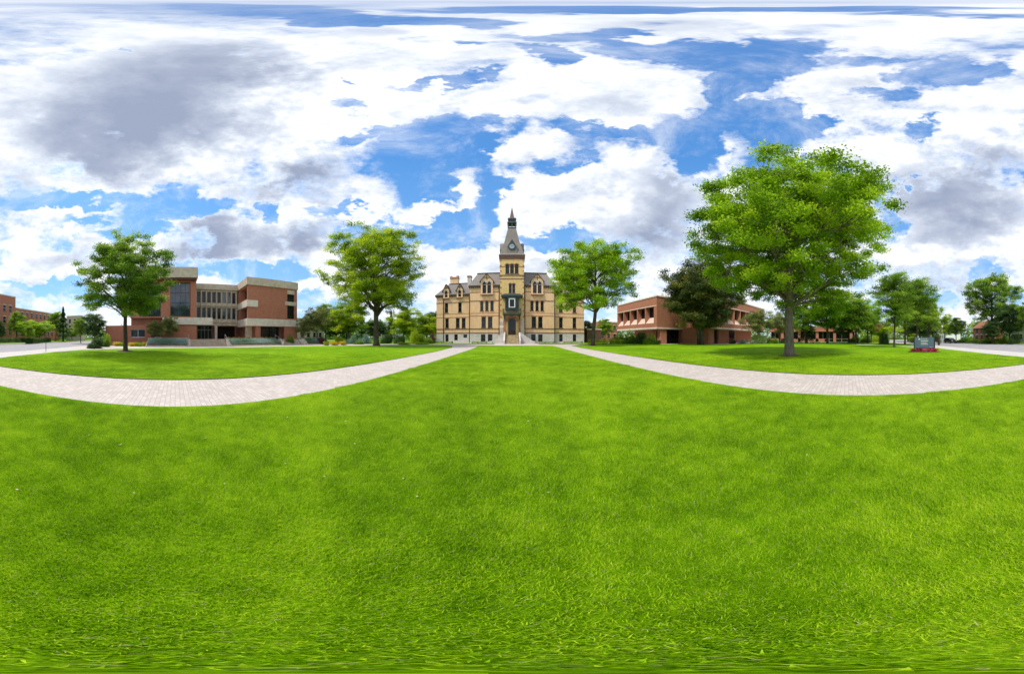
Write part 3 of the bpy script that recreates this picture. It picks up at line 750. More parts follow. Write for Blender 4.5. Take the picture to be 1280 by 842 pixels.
# herringbone-edged paver walks either side of the central lawn
pav = MATS['pavers']
sheet('path', ccw([(-7.95, -12.2), (-4.55, -12.2), (-4.6, 0), (-5.3, 34), (-6.2, 40.2), (-13.5, 40.2), (-10.2, 36.5), (-8.8, 31), (-7.95, 10)]), 0.004, pav, **ST)
sheet('path', ccw([(5.0, -12.2), (8.5, -12.2), (8.95, 0), (10, 30), (10.8, 37.5), (13, 40.2), (6.0, 40.2), (7.2, 36), (6.9, 30), (5.5, 0)]), 0.004, pav, **ST)
sheet('path', ccw([(-24, 40.2), (26, 40.2), (26, 44.6), (-24, 44.6)]), 0.004, pav, **ST)
def ribbon(name, pts, w, z, mat):
    mb = MB()
    P = [Vector((x, y, 0)) for x, y in pts]; Ls, Rs = [], []
    for i, p in enumerate(P):
        d = (P[min(i+1, len(P)-1)]-P[max(i-1, 0)]).normalized(); n = Vector((-d.y, d.x, 0))*w/2
        Ls.append(p+n); Rs.append(p-n)
    for i in range(len(P)-1):
        mb.face([(Rs[i].x, Rs[i].y, z), (Rs[i+1].x, Rs[i+1].y, z), (Ls[i+1].x, Ls[i+1].y, z), (Ls[i].x, Ls[i].y, z)])
    mb.build(name, mat, **ST)
ribbon('footpath', [B(1172, 30.5), B(1150, 33), B(1130, 36), B(1105, 38.5), B(1078, 43), B(1062, 50), B(1035, 55), B(1000, 55), B(960, 54), B(925, 52)], 1.1, LZ+0.004, MATS['sidewalk_slabs'])
# grass verges and gardens
def lawn_piece(name, poly, z=LZ): return sheet(name, ccw(poly), z, turf, 0.05, edge_soil, **ST)
lawn_piece('verge', [(-140, -35.4), (-75, -35.4), (-75, -33.3), (-140, -33.3)])
lawn_piece('verge', [(-62, -35.4), (140, -35.4), (140, -33.3), (-62, -33.3)])
lawn_piece('garden_lawn', [(-140, -37.6), (140, -37.6), (140, -62), (-140, -62)])
lawn_piece('garden_lawn', [(-22.8, 44.8), (-10.8, 44.8), (-4, 44.8), (-4, 53.2), (-20.4, 53.2), (-22.8, 75), (-76, 75), (-76, 30), (-52, 30), (-40, 31), (-31, 36), (-24, 44)])
lawn_piece('garden_lawn', [(6, 44.8), (22, 44.8), (27, 57), (60, 57), (60, 75), (19.3, 75), (19.3, 53.2), (6, 53.2)])
lawn_piece('garden_lawn', [(66, -12.2), (94, -12.2), (94, 26), (70, 26), (66, 18)])

# ------------------------------------------------------------------ mown grass blades round the camera (instanced tufts)
def inside(p, poly, m=0.0):
    x, y = p; c = False; n = len(poly); dmin = 1e9
    for i in range(n):
        x1, y1 = poly[i]; x2, y2 = poly[(i+1) % n]
        if (y1 > y) != (y2 > y) and x < (x2-x1)*(y-y1)/(y2-y1)+x1: c = not c
        L2 = (x2-x1)**2+(y2-y1)**2; t_ = max(0, min(1, ((x-x1)*(x2-x1)+(y-y1)*(y2-y1))/L2))
        dmin = min(dmin, math.hypot(x-x1-t_*(x2-x1), y-y1-t_*(y2-y1)))
    return c and dmin > m
def grass():
    gc = bpy.data.collections.new('grass_tufts')
    rng = np.random.default_rng(5)
    for vi in range(5):
        n = 1800; r = 0.30*np.sqrt(rng.uniform(0, 1, n)); a = rng.uniform(0, 2*math.pi, n)
        base = np.stack([r*np.cos(a), r*np.sin(a), np.zeros(n)], 1)
        h = rng.uniform(0.015, 0.036, n); w = rng.uniform(0.0009, 0.0018, n)
        th = rng.uniform(0, 2*math.pi, n); lean = rng.uniform(0.15, 1.0, n)*h
        bd = np.stack([np.cos(th), np.sin(th), np.zeros(n)], 1); sd_ = np.stack([-np.sin(th), np.cos(th), np.zeros(n)], 1)
        mid = base + bd*(lean*0.3)[:, None] + np.array([0, 0, 1])*(h*0.6)[:, None]
        tip = base + bd*lean[:, None] + np.array([0, 0, 1])*h[:, None]
        V = np.empty((n, 2, 4, 3)); hw = (sd_*w[:, None])
        V[:, 0, 0] = base-hw; V[:, 0, 1] = base+hw; V[:, 0, 2] = mid+hw*.8; V[:, 0, 3] = mid-hw*.8
        V[:, 1, 0] = mid-hw*.8; V[:, 1, 1] = mid+hw*.8; V[:, 1, 2] = tip+hw*.1; V[:, 1, 3] = tip-hw*.1
        t = rng.uniform(0, 1, n).repeat(2)
        me = quads_mesh('grass_tuft', V.reshape(-1, 3), t, MATS['blade'])
        gc.objects.link(bpy.data.objects.new('grass_tuft', me))
    pts = []
    sp = 0.25; R_ = 21.0
    random.seed(3)
    i = -R_
    while i < R_:
        j = -12.2
        while j < 21:
            x, y = i+random.uniform(-.09, .09), j+random.uniform(-.09, .09)
            d = math.hypot(x, y)
            if d < R_ and random.random() < min(1.0, 1.0-(d-9)/12.5):
                if -5.3 < x < 6.6: ok = inside((x, y), center, 0.27)
                elif x < 0: ok = inside((x, y), left, 0.27)
                else: ok = inside((x, y), right, 0.27)
                if ok: pts.append((x, y, LZ))
            j += sp
        i += sp
    me = bpy.data.meshes.new('grass'); me.from_pydata(pts, [], [])
    me.materials.append(MATS['blade'])
    o = bpy.data.objects.new('grass', me); COL.objects.link(o)
    props(o, 'short mown bright green lawn grass around the camera', None, None, 'stuff')
    g = bpy.data.node_groups.new('scatter', 'GeometryNodeTree')
    g.interface.new_socket('Geometry', in_out='INPUT', socket_type='NodeSocketGeometry')
    g.interface.new_socket('Geometry', in_out='OUTPUT', socket_type='NodeSocketGeometry')
    gi = g.nodes.new('NodeGroupInput'); go = g.nodes.new('NodeGroupOutput')
    ci = g.nodes.new('GeometryNodeCollectionInfo'); ci.inputs['Collection'].default_value = gc
    ci.inputs['Separate Children'].default_value = True; ci.inputs['Reset Children'].default_value = True
    ip = g.nodes.new('GeometryNodeInstanceOnPoints'); ip.inputs['Pick Instance'].default_value = True
    ri = g.nodes.new('FunctionNodeRandomValue'); ri.data_type = 'INT'; ri.inputs[4].default_value = 0; ri.inputs[5].default_value = 4
    rr = g.nodes.new('FunctionNodeRandomValue'); rr.data_type = 'FLOAT_VECTOR'; rr.inputs[0].default_value = (0, 0, 0); rr.inputs[1].default_value = (0, 0, 6.28)
    rs = g.nodes.new('FunctionNodeRandomValue'); rs.data_type = 'FLOAT'; rs.inputs[2].default_value = 0.85; rs.inputs[3].default_value = 1.2
    g.links.new(gi.outputs[0], ip.inputs['Points']); g.links.new(ci.outputs[0], ip.inputs['Instance'])
    g.links.new(ri.outputs[2], ip.inputs['Instance Index']); g.links.new(rr.outputs[0], ip.inputs['Rotation']); g.links.new(rs.outputs[1], ip.inputs['Scale'])
    g.links.new(ip.outputs[0], go.inputs[0])
    md = o.modifiers.new('scatter', 'NODES'); md.node_group = g
    print('tufts', len(pts))
grass()
def litter():
    rng = np.random.default_rng(21); C = []
    while len(C) < 220:
        a = rng.uniform(0, 6.28); d = 1.2+rng.uniform(0, 1)**.7*13; x, y = d*math.sin(a), d*math.cos(a)
        if any(inside((x, y), p_, .1) for p_ in (center, left, right)): C.append((x, y, LZ+.03))
    me = quads_mesh('fallen_leaves', leaves_at(rng, np.array(C), .035, 1.5, .6), rng.uniform(0, 1, len(C)), plain('dry_leaf', (.50, .42, .26), .8, .2, .4, 20))
    o = bpy.data.objects.new('fallen_leaves', me); COL.objects.link(o)
    props(o, 'few small dry pale leaves scattered over the mown lawn', None, None, 'stuff')
litter()

# ------------------------------------------------------------------ OLD HALL
YF = 54.0
def old_hall():
    root = empty('university_hall', (0, YF, 0), label='tan brick Victorian university hall with slate mansard roofs and tall pointed clock tower', cat='building')
    W = MB()
    yb = YF+17
    HW = 10.75
    def rects(lst): return [(x-w/2, x+w/2, z0, z1) for x, w, z0, z1 in lst]
    # centre block facade
    F = Facade((0, YF), (1, 0), W)
    wc = []
    for s in (-1, 1):
        c = s*6.35
        wc += [(c-1.3, .82, 8.3, 10.8), (c, .82, 8.3, 10.8), (c+1.3, .82, 8.3, 10.8), (c-.83, 1.12, 3.95, 6.75), (c+.83, 1.12, 3.95, 6.75)]
    F.wall(-HW, HW, 2.55, 14.7, rects(wc))
    bs = []
    for s in (-1, 1): bs += [(s*6.35-.95, 1.15, .45, 2.3), (s*6.35+.83, 1.15, .45, 2.3)]
    W.mat(1); Fb = Facade((0, YF-.06), (1, 0), W, 1); Fb.wall(-HW-.05, HW+.05, 0, 2.55, rects(bs), .28)
    for x, w, z0, z1 in wc:
        put_window(root, F, x, z0, w, z1-z0, 'round' if z0 > 8 else 'rect', rose_stone if z0 > 8 else rose_stone)
    for x, w, z0, z1 in bs: put_window(root, Fb, x, z0, w, z1-z0, 'rect', None, sill=False)
    W.mat(0)
    W.box(-HW, HW, YF+.35, yb, 2.5, 14.7); W.mat(1).box(-HW-.05, HW+.05, YF+.3, yb+.05, 0, 2.5)
    W.mat(0)
    for s in (-1, 1): W.face([(s*HW, YF, 2.55), (s*HW, YF+.35, 2.55), (s*HW, YF+.35, 14.7), (s*HW, YF, 14.7)])
    W.mat(1)
    for s in (-1, 1): W.face([(s*(HW+.05), YF-.06, 0), (s*(HW+.05), YF+.3, 0), (s*(HW+.05), YF+.3, 2.55), (s*(HW+.05), YF-.06, 2.55)])
    W.mat(1).face([(-HW-.05, YF-.06, 2.55), (HW+.05, YF-.06, 2.55), (HW+.05, YF+.35, 2.551), (-HW-.05, YF+.35, 2.551)])
    # end wings
    yw = YF+.7
    X0, X1 = -20.1, 19.1
    wl = [(-17.25, .92, 8.15, 10.7), (-13.55, .92, 8.15, 10.7), (-17.1, .95, 4.0, 6.55), (-14.15, 1.0, 4.0, 6.55), (-12.55, 1.0, 4.0, 6.55)]
    wr = [(12.7, .95, 8.15, 10.7), (16.4, .95, 8.15, 10.7), (12.7, .98, 4.0, 6.7), (16.4, .98, 4.0, 6.7)]
    bl = [(-17.1, .9, .4, 2.3), (-14.6, .95, .7, 2.3), (-12.1, 1.0, 1.4, 2.3)]
    br = [(12.7, .95, .4, 2.3), (16.4, .95, .4, 2.3)]
    for (a, b, ws, bb) in ((X0, -HW, wl, bl), (HW, X1, wr, br)):
        G = Facade((0, yw), (1, 0), W); G.wall(a, b, 2.55, 12.8, rects(ws))
        Gb = Facade((0, yw-.06), (1, 0), W, 1); Gb.wall(a, b, 0, 2.55, rects(bb), .28)
        for x, w, z0, z1 in ws: put_window(root, G, x, z0, w, z1-z0, 'rect', lime_stone if z0 > 8 else rose_stone)
        for x, w, z0, z1 in bb: put_window(root, Gb, x, z0, w, z1-z0, 'rect', None, sill=False)
        W.mat(0).box(a, b, yw+.35, yb-1, 2.5, 12.8); W.mat(1).box(a, b, yw+.3, yb-1, 0, 2.5)
        W.mat(0)
        e = a if a < 0 else b
        W.face([(e, yw, 2.55), (e, yw+.35, 2.55), (e, yw+.35, 12.8), (e, yw, 12.8)])
        W.mat(1).face([(e, yw-.06, 0), (e, yw+.35, 0), (e, yw+.35, 2.55), (e, yw-.06, 2.55)])
    W.build('wall', [tan_brick, lime_stone], root)
    # string courses
    C = MB(); C2 = MB()
    def course(mb, a, b, y, z, h, n): mb.box(a, b, y-n, y+.02, z, z+h)
    for a, b in ((-HW-.06, -3.0), (3.0, HW+.06)):
        course(C, a, b, YF, 2.56, .16, .12); course(C, a, b, YF, 3.62, .16, .09); course(C, a, b, YF, 10.82, .13, .07); course(C2, a, b, YF, 6.95, .12, .05); course(C, a, b, YF, 13.1, .12, .06)
        course(C2, a, b, YF, 7.65, .08, .04)
    for a, b in ((X0-.06, -HW-.08), (HW+.08, X1+.06)):
        course(C, a, b, yw, 2.56, .16, .12); course(C, a, b, yw, 3.62, .16, .09); course(C, a, b, yw, 10.75, .12, .07); course(C2, a, b, yw, 6.75, .12, .05); course(C2, a, b, yw, 7.7, .08, .04)
    for s, e in ((-1, X0), (1, X1)):
        for z, h in ((2.56, .16), (3.62, .16), (10.75, .12)): C.box(e-.08 if s < 0 else e, e if s < 0 else e+.08, yw-.1, yb-1, z, z+h)
    C.build('string_course', brown_stone, root); C2.build('string_course', rose_stone, root)
    # eaves
    E = MB()
    for a, b in ((-HW-.3, -6.35-1.56), (-6.35+1.56, -2.95), (2.95, 6.35-1.56), (6.35+1.56, HW+.3)):
        E.box(a, b, YF-.38, YF+.3, 14.55, 14.98); 
        x = a+.15
        while x < b-.2: E.box(x, x+.16, YF-.3, YF-.005, 14.2, 14.56); x += .55
    for a, b in ((X0-.3, -17.25-.83), (-17.25+.83, -13.55-.83), (-13.55+.83, -HW-.3), (HW+.3, 12.7-.83), (12.7+.83, 16.4-.83), (16.4+.83, X1+.3)):
        E.box(a, b, yw-.38, yw+.3, 12.62, 13.0)
        x = a+.15
        while x < b-.2: E.box(x, x+.16, yw-.3, yw-.005, 12.3, 12.62); x += .55
    for s, e in ((-1, X0), (1, X1)): E.box(e-.3 if s < 0 else e-.01, e+.01 if s < 0 else e+.3, yw+.3, yb-1, 12.62, 13.0)
    E.build('cornice', roof_edge, root)
    # mansard roofs
    M_ = MB()
    zt = 19.1
    for s in (-1, 1):   # centre block, with one hipped outer side
        xo = s*(HW+.3); xi = s*2.5; xt = s*(HW-1.5)
        y0, y1, y2, y3 = YF-.33, YF+3.1, yb-3, yb+.2
        def q(*p): 
            M_.face(p if s > 0 else p[::-1])
        q((xi, y0, 14.98), (xo, y0, 14.98), (xt, y1, zt), (xi, y1, zt))
        q((xo, y0, 14.98), (xo, y3, 14.98), (xt, y2, zt), (xt, y1, zt))
        q((xo, y3, 14.98), (xi, y3, 14.98), (xi, y2, zt), (xt, y2, zt))
        q((xi, y1, zt), (xt, y1, zt), (xt, y2, zt), (xi, y2, zt))
    M_.box(-2.5, 2.5, YF+3, yb-3, 14.6, zt)
    for s, e in ((-1, X0-.3), (1, X1+.3)):
        zi = 16.6; xi = s*(HW-.5); xt = e - s*3.0
        y0, y1, y2, y3 = yw-.33, yw+2.9, yb-4, yb-.8
        def q(*p): 
            M_.face(p if s > 0 else p[::-1])
        q((xi, y0, 13.0), (e, y0, 13.0), (xt, y1, zi), (xi, y1, zi))
        q((e, y0, 13.0), (e, y3, 13.0), (xt, y2, zi), (xt, y1, zi))
        q((e, y3, 13.0), (xi, y3, 13.0), (xi, y2, zi), (xt, y2, zi))
        q((xi, y1, zi), (xt, y1, zi), (xt, y2, zi), (xi, y2, zi))
    rf = M_.build('roof', slate, root)
    K_ = MB()
    for s in (-1, 1):
        a, b = sorted((s*2.9, s*(HW-1.4))); K_.box(a, b, YF+2.95, YF+3.3, zt-.02, zt+.22)
        e = (X0-.3+3.0) if s < 0 else (X1+.3-3.0); a, b = sorted((s*(HW-.6), e)); K_.box(a, b, yw+2.8, yw+3.1, 16.58, 16.8)
    K_.build('roof_ridge', roof_edge, rf)
    for (x, w, d, z0, z1, mt) in ((-16.3, 2.3, 1.3, 15.3, 19.2, tan_brick), (-11.35, 1.0, 1.2, 13, 18.6, lime_stone), (13.8, 2.2, 1.3, 15.3, 19.2, tan_brick)):
        cb = MB(); y = yw+4.2 if w > 2 else yw+1.5
        cb.box(x-w/2, x+w/2, y, y+d, z0, z1-.5); cb.mat(1).box(x-w/2-.12, x+w/2+.12, y-.12, y+d+.12, z1-.5, z1-.2); cb.mat(0).box(x-w/2+.05, x+w/2-.05, y+.05, y+d-.05, z1-.2, z1)
        if w > 2: cb.mat(1).box(x-w/2-.1, x-w/2+.5, y+.1, y+d-.1, z1, z1+.3); cb.box(x+w/2-.5, x+w/2+.1, y+.1, y+d-.1, z1, z1+.3)
        cb.build('chimney', [mt, rose_stone], rf)
    # gabled wall dormers
    def dormer(x, y, hw, z0, zs, zp, wins, dep, wallm, hood):
        D = MB(); F_ = Facade((x, y), (1, 0), D)
        F_.wall(-hw, hw, z0, zs, [(u-w/2, u+w/2, a, b) for u, w, a, b in wins], .2)
        D.face([(x-hw, y, zs), (x+hw, y, zs), (x, y, zp)])
        for s in (-1, 1):
            f = [(x+s*hw, y, z0), (x+s*hw, y+dep, z0), (x+s*hw, y+dep, zs), (x+s*hw, y, zs)]
            D.face(f if s > 0 else f[::-1])
        D.face([(x-hw, y, z0), (x-hw, y+.2, z0), (x+hw, y+.2, z0), (x+hw, y, z0)])
        D.box(x-hw+.02, x+hw-.02, y+.22, y+dep, z0+.02, zs)
        o = D.build('dormer', wallm, root)
        Rf = MB(); sl_ = (zp-zs)/hw
        for s in (-1, 1):
            th = .18; ex = hw+.28; ze = zp-sl_*ex
            prof = [(x, zp+th), (x, zp+.02), (x+s*ex, ze+.02), (x+s*ex, ze+th)]
            Rf.prism(prof if s < 0 else prof[::-1], 'y', y-.25, y+dep+.8)
        Rf.build('dormer_roof', roof_edge, o)
        Tm = MB()   # inner gable ornament
        Tm.box(x-.06, x+.06, y-.1, y-.02, zs+.25, zp-.3); Tm.box(x-hw*.45, x+hw*.45, y-.1, y-.02, zs+(zp-zs)*.42, zs+(zp-zs)*.42+.12)
        Tm.box(x-hw-.12, x+hw+.12, y-.14, y+.02, z0-.2, z0-.002)
        Tm.build('gable_trim', brown_stone, o)
        for u, w, a, b in wins: put_window(root, F_, u, a, w, b-a, 'point' if hood else 'round', hood or rose_stone, name='window', sill=False)
        return o
    for s in (-1, 1):
        dormer(s*6.35, YF-.32, 1.55, 12.45, 16.1, 18.0, [(-.62, .95, 12.75, 15.95), (.62, .95, 12.75, 15.95)], 3.4, tan_brick, mull_stone)
    for x in (-17.25, -13.55, 12.7, 16.4):
        dormer(x, yw-.32, .82, 12.0, 14.2, 15.8, [(0, .78, 12.25, 14.15)], 2.6, tan_brick, mull_stone)
    # downpipes
    for x, y, z in ((-18.1, yw-.1, 12.5), (-HW-.12, YF-.02, 12.7), (HW+.12, YF-.02, 12.7), (-3.25, YF-.12, 14.4), (3.25, YF-.12, 14.4)):
        MB().tube([(x, y, 0.1), (x, y, z)], 0.10, 8).build('downpipe', dark_metal, root)
    # tower ----------------------------------------------------------
    yt = YF-1.0; hw = 2.93
    T = MB(); F = Facade((0, yt), (1, 0), T)
    ops = [(-1.15, .92, 17.75, 20.4), (0, .92, 17.75, 20.4), (1.15, .92, 17.75, 20.4), (-.42, .72, 12.6, 15.1), (.42, .72, 12.6, 15.1), (0, 1.9, 2.1, 6.3)]
    F.wall(-hw, hw, 0, 22.1, rects(ops), .3)
    yc = yt+hw
    for s in (-1, 1):
        f = [(s*hw, yt, 0), (s*hw, yt+2*hw, 0), (s*hw, yt+2*hw, 22.1), (s*hw, yt, 22.1)]; T.face(f if s > 0 else f[::-1])
    T.face([(-hw, yt+2*hw, 14), (-hw, yt+2*hw, 22.1), (hw, yt+2*hw, 22.1), (hw, yt+2*hw, 14)])
    tw = T.build('tower', tan_brick_tower, root)
    for x, w, z0, z1 in ops[:5]: put_window(root, F, x, z0, w, z1-z0, 'round', rose_stone)
    # narrow side belfry windows
    for s in (-1, 1):
        G = Facade((s*hw, yc), (0, 1) if s > 0 else (0, -1), MB())
        for q in (-1.15, 0, 1.15): put_window(root, G, q, 17.75, .92, 2.65, 'round', rose_stone, n=.16)
    C = MB()
    for z, h, n in ((22.1, .75, .28), (21.75, .14, .1), (17.2, .16, .12), (16.3, .14, .08), (11.95, .0, .0), (19.6, .1, .05)):
        if h: C.box(-hw-n, hw+n, yt-n, yt+2*hw+n, z, z+h) if z > 21 else (C.box(-hw-n, hw+n, yt-n, yt+.02, z, z+h), C.box(-hw-n, -hw+.01, yt, yt+2*hw, z, z+h), C.box(hw-.01, hw+n, yt, yt+2*hw, z, z+h))
    C.build('tower_cornice', plain('maroon_cornice', (0.12, 0.055, 0.055), .7, .3, .3), tw)
    Q = MB()   # corner quoins and arch bands
    for s in (-1, 1):
        a, b = sorted((s*(hw-.02), s*(hw+.07))); 
        for k in range(26): Q.box(min(a, s*(hw-.32)), max(b, s*(hw-.32)), yt-.06, yt+.01, 2.8+k*.74, 3.1+k*.74) if k % 2 else None
    Q.build('quoins', rose_stone, tw)
    T = MB()
    T.frustum(0, yc, 22.85, 3.28, 23.35, 2.98); T.frustum(0, yc, 23.35, 2.98, 27.2, 1.92); T.frustum(0, yc, 27.2, 1.92, 32.2, 1.0)
    tr_ = T.build('tower_roof', slate, root)
    for k in range(4):   # clock gables on the four faces
        D = MB(); 
        D.prism([(-1.3, 22.9), (1.3, 22.9), (1.3, 25.4), (0, 27.6), (-1.3, 25.4)], 'y', -2.95, -.5)
        me_o = D.build('clock_gable', slate, tr_, local=True); 
        me_o.location = Vector((0, yc, 0))-root.location; me_o.rotation_euler = (0, 0, k*math.pi/2)
        Fm = MB()   # pointed dark frame
        n = 20; out = []
        for i in range(n):
            a = math.pi*2*i/n; out.append((math.cos(a)*1.02, 25.35+math.sin(a)*1.02))
        out = [(1.02*math.cos(R(a)), 25.3+1.02*math.sin(R(a))) for a in range(-205, 30, 15)] + [(0, 27.5)]
        Fm.prism(out[::-1] if False else out, 'y', -3.08, -2.9)
        f = Fm.build('clock_frame', dark_trim, tr_, local=True); f.location = me_o.location; f.rotation_euler = me_o.rotation_euler
        Cd = MB(); Cd.prism([(.66*math.cos(R(a)), 25.35+.66*math.sin(R(a))) for a in range(0, 360, 15)], 'y', -3.14, -3.0)
        Cd.mat(1)
        for i in range(12):
            aa = R(i*30); cx_, cz_ = math.sin(aa)*.55, 25.35+math.cos(aa)*.55
            Cd.box(cx_-.03, cx_+.03, -3.16, -3.13, cz_-.055, cz_+.055)
        c = Cd.build('clock_face', [plain('clock_dial', (.34, .42, .50), .4, .5, .05), dark_metal], tr_, local=True); c.location = me_o.location; c.rotation_euler = me_o.rotation_euler
        H = MB()
        for aa, l in ((R(-50), .36), (R(62), .50)):
            px_, pz = math.sin(aa)*l, math.cos(aa)*l; nx, nz = math.cos(aa)*.04, -math.sin(aa)*.04
            H.prism([(nx, 25.35+nz), (px_+nx, 25.35+pz+nz), (px_-nx, 25.35+pz-nz), (-nx, 25.35-nz)], 'y', -3.17, -3.145)
        H.box(-.05, .05, -3.18, -3.145, 25.30, 25.40)
        h = H.build('clock_hands', dark_metal, tr_, local=True); h.location = me_o.location; h.rotation_euler = me_o.rotation_euler
    T = MB()   # belfry lantern
    T.box(-1.12, 1.12, yc-1.12, yc+1.12, 30.7, 30.95)
    for sx in (-1, 0, 1):
        for sy in (-1, 0, 1):
            if sx or sy: T.box(sx*.93-.11, sx*.93+.11, yc+sy*.93-.11, yc+sy*.93+.11, 30.95, 32.4)
    T.box(-1.2, 1.2, yc-1.2, yc+1.2, 32.4, 32.75); T.box(-.95, .95, yc-.95, yc+.95, 32.75, 33.9)
    for i in range(-3, 4): T.box(i*.3-.03, i*.3+.03, yc-1.12, yc-1.0, 32.75, 33.6)
    T.box(-1.14, 1.14, yc-1.14, yc-.98, 33.55, 33.66); T.box(-1.05, 1.05, yc-1.05, yc+1.05, 33.9, 34.15)
    T.v = [(x, y, z+1.5) for x, y, z in T.v]
    T.build('lantern', plain('lantern_paint', (.07, .09, .10), .6, .3, .4), tr_)
    T = MB(); T.frustum(0, yc, 35.65, .78, 36.1, .56); T.frustum(0, yc, 36.1, .56, 40.2, .04); T.tube([(0, yc, 40.1), (0, yc, 41.2)], .035, 6)
    T.build('spire', plain('spire_lead', (.17, .12, .11), .7, .3, .3), tr_)
    # oriel bay + balcony
    O = MB(); yo = yt-1.15
    O.box(-1.65, 1.65, yo, yt-.002, 8.3, 11.3)
    bay = O.build('bay_window', dark_trim, root)
    O = MB(); O.box(-2.65, 2.65, yo-.35, yt-.003, 11.6, 11.85); O.box(-2.5, 2.5, yo-.25, yt-.003, 11.3, 11.6)
    for i in range(-9, 10): O.box(i*.27-.05, i*.27+.05, yo-.33, yo-.24, 11.32, 11.58)
    O.frustum(0, (yo+yt)/2, 11.85, 2.6, 12.25, 1.9, 0.7, 0.5)
    O.build('bay_cornice', dark_trim, bay)
    Fo = Facade((0, yo), (1, 0), MB())
    O = MB(); O.box(-.78, -.55, yo-.12, yo-.002, 8.75, 11.1); O.box(.55, .78, yo-.12, yo-.002, 8.75, 11.1); O.box(-.55, .55, yo-.12, yo-.002, 10.75, 11.1); O.box(-.55, .55, yo-.12, yo-.002, 8.75, 8.95)
    O.build('white_surround', white_paint, bay)
    MB().box(-.54, .54, yo-.05, yo-.003, 8.96, 10.74).build('pane', glass_dark, bay)
    for s in (-1, 1): 
        a, b = sorted((s*.95, s*1.5)); MB().box(a, b, yo-.03, yo-.003, 8.7, 10.9).build('pane', glass_dark, bay)
    O = MB(); zb_ = 6.95
    O.box(-2.2, 2.2, yt-2.1, yt-.003, zb_, zb_+.28)
    balc = O.build('balcony', dark_trim, root)
    O = MB()
    O.box(-2.2, 2.2, yt-2.1, yt-2.02, 8.12, 8.24); O.box(-2.2, 2.2, yt-2.1, yt-2.02, 7.3, 7.4)
    for i in range(-10, 11): O.box(i*.21-.025, i*.21+.025, yt-2.09, yt-2.03, 7.4, 8.12)
    for s in (-1, 1):
        O.box(s*2.16-.04, s*2.16+.04, yt-2.1, yt-.01, 8.12, 8.24); O.box(s*2.12-.1, s*2.12+.1, yt-2.12, yt-1.92, 7.23, 8.4)
        for j in range(7): O.box(s*2.16-.025, s*2.16+.025, yt-.3-j*.26-.02, yt-.3-j*.26+.03, 7.25, 8.12)
    O.build('railing', dark_trim, balc)
    for s in (-1, 1):
        O = MB(); a, b = sorted((s*1.65, s*1.95)); O.prism([(yt-1.9, 6.95), (yt-.002, 5.5), (yt-.002, 6.95)], 'x', a, b); O.build('bracket', dark_trim, balc)
        O = MB(); O.tube([(s*1.8, yt-.45, 2.1), (s*1.8, yt-.45, 5.6)], .17, 10); O.box(s*1.8-.26, s*1.8+.26, yt-.7, yt-.2, 5.6, 5.85); O.box(s*1.8-.24, s*1.8+.24, yt-.68, yt-.22, 1.9, 2.25); O.build('portal_column', rose_stone, root)
        O = MB(); a, b = sorted((s*2.1, s*3.05)); O.prism([(yt-.55, 0), (yt-.003, 0), (yt-.003, 6.1), (yt-.25, 5.4), (yt-.25, 4.4), (yt-.55, 3.9)], 'x', a, b); O.build('buttress', mull_stone, root)
    # portal
    pr = window_proto(1.9, 4.2, 'round', rose_stone, glass_dark, False, False, 1, 0.62, dark_metal, 0.25)
    dr = bpy.data.objects.new('door', pr['window']); COL.objects.link(dr); dr.parent = root; dr.location = Vector((0, yt, 2.1))-root.location
    for k2 in ('pane', 'hood'):
        c = bpy.data.objects.new({'pane': 'glazing', 'hood': 'arch_surround'}[k2], pr[k2]); COL.objects.link(c); c.parent = dr
    O = MB()
    for s in (-1, 1): a, b = sorted((s*.06, s*.86)); O.box(a, b, .17, .22, .06, 1.1); O.box(s*.05-.02, s*.05+.02, .12, .18, 1.2, 1.5)
    c = O.build('door_panel', plain('dark_oak', (.045, .022, .018), .5, .3, .3), dr, local=True)
    # steps
    O = MB(); nst = 12
    for i in range(nst): O.box(-1.6, 1.6, yt-.55-(nst-i)*.32, yt-.004, i*2.1/nst if i else 0.0, (i+1)*2.1/nst)
    O = MB()
    for i in range(nst):
        O.box(-1.6, 1.6, yt-.5-(nst-i)*.32, yt-.5-(nst-1-i)*.32, 0, (i+1)*2.1/nst)
    O.box(-1.6, 1.6, yt-.5, yt-.004, 0, 2.1)
    O.build('stairs', plain('ochre_stone_steps', (.42, .33, .20), .85, .2, .25, 1.4), root)
    for s in (-1, 1):
        O = MB(); a, b = sorted((s*1.62, s*2.0))
        O.prism([(yt-4.6, 0), (yt-.56, 0), (yt-.56, 2.75), (yt-1.2, 2.6), (yt-4.3, .75), (yt-4.6, .75)], 'x', a, b)
        q = [(s*2.0, 0), (s*5.2, 0), (s*5.2, .55), (s*4.9, .7), (s*2.3, 2.55), (s*2.0, 2.6)]
        O.prism(q if s < 0 else q[::-1], 'y', yt-1.9, yt-1.25)
        O.box(*sorted((s*4.7, s*5.5)), yt-2.1, yt-1.2, 0, .62)
        O.build('stair_wall', lime_stone, root)
        O = MB(); O.tube([(s*1.5, yt-4.4, .1), (s*1.5, yt-4.4, 1.0), (s*1.5, yt-.6, 3.0), (s*1.5, yt-.6, 2.1)], .03, 6)
        for i in range(1, 4): y = yt-4.4+i*.95; O.tube([(s*1.5, y, .1+i*.5), (s*1.5, y, 1.0+i*.5)], .02, 5)
        O.build('handrail', dark_metal, root)
    return root
old_hall()

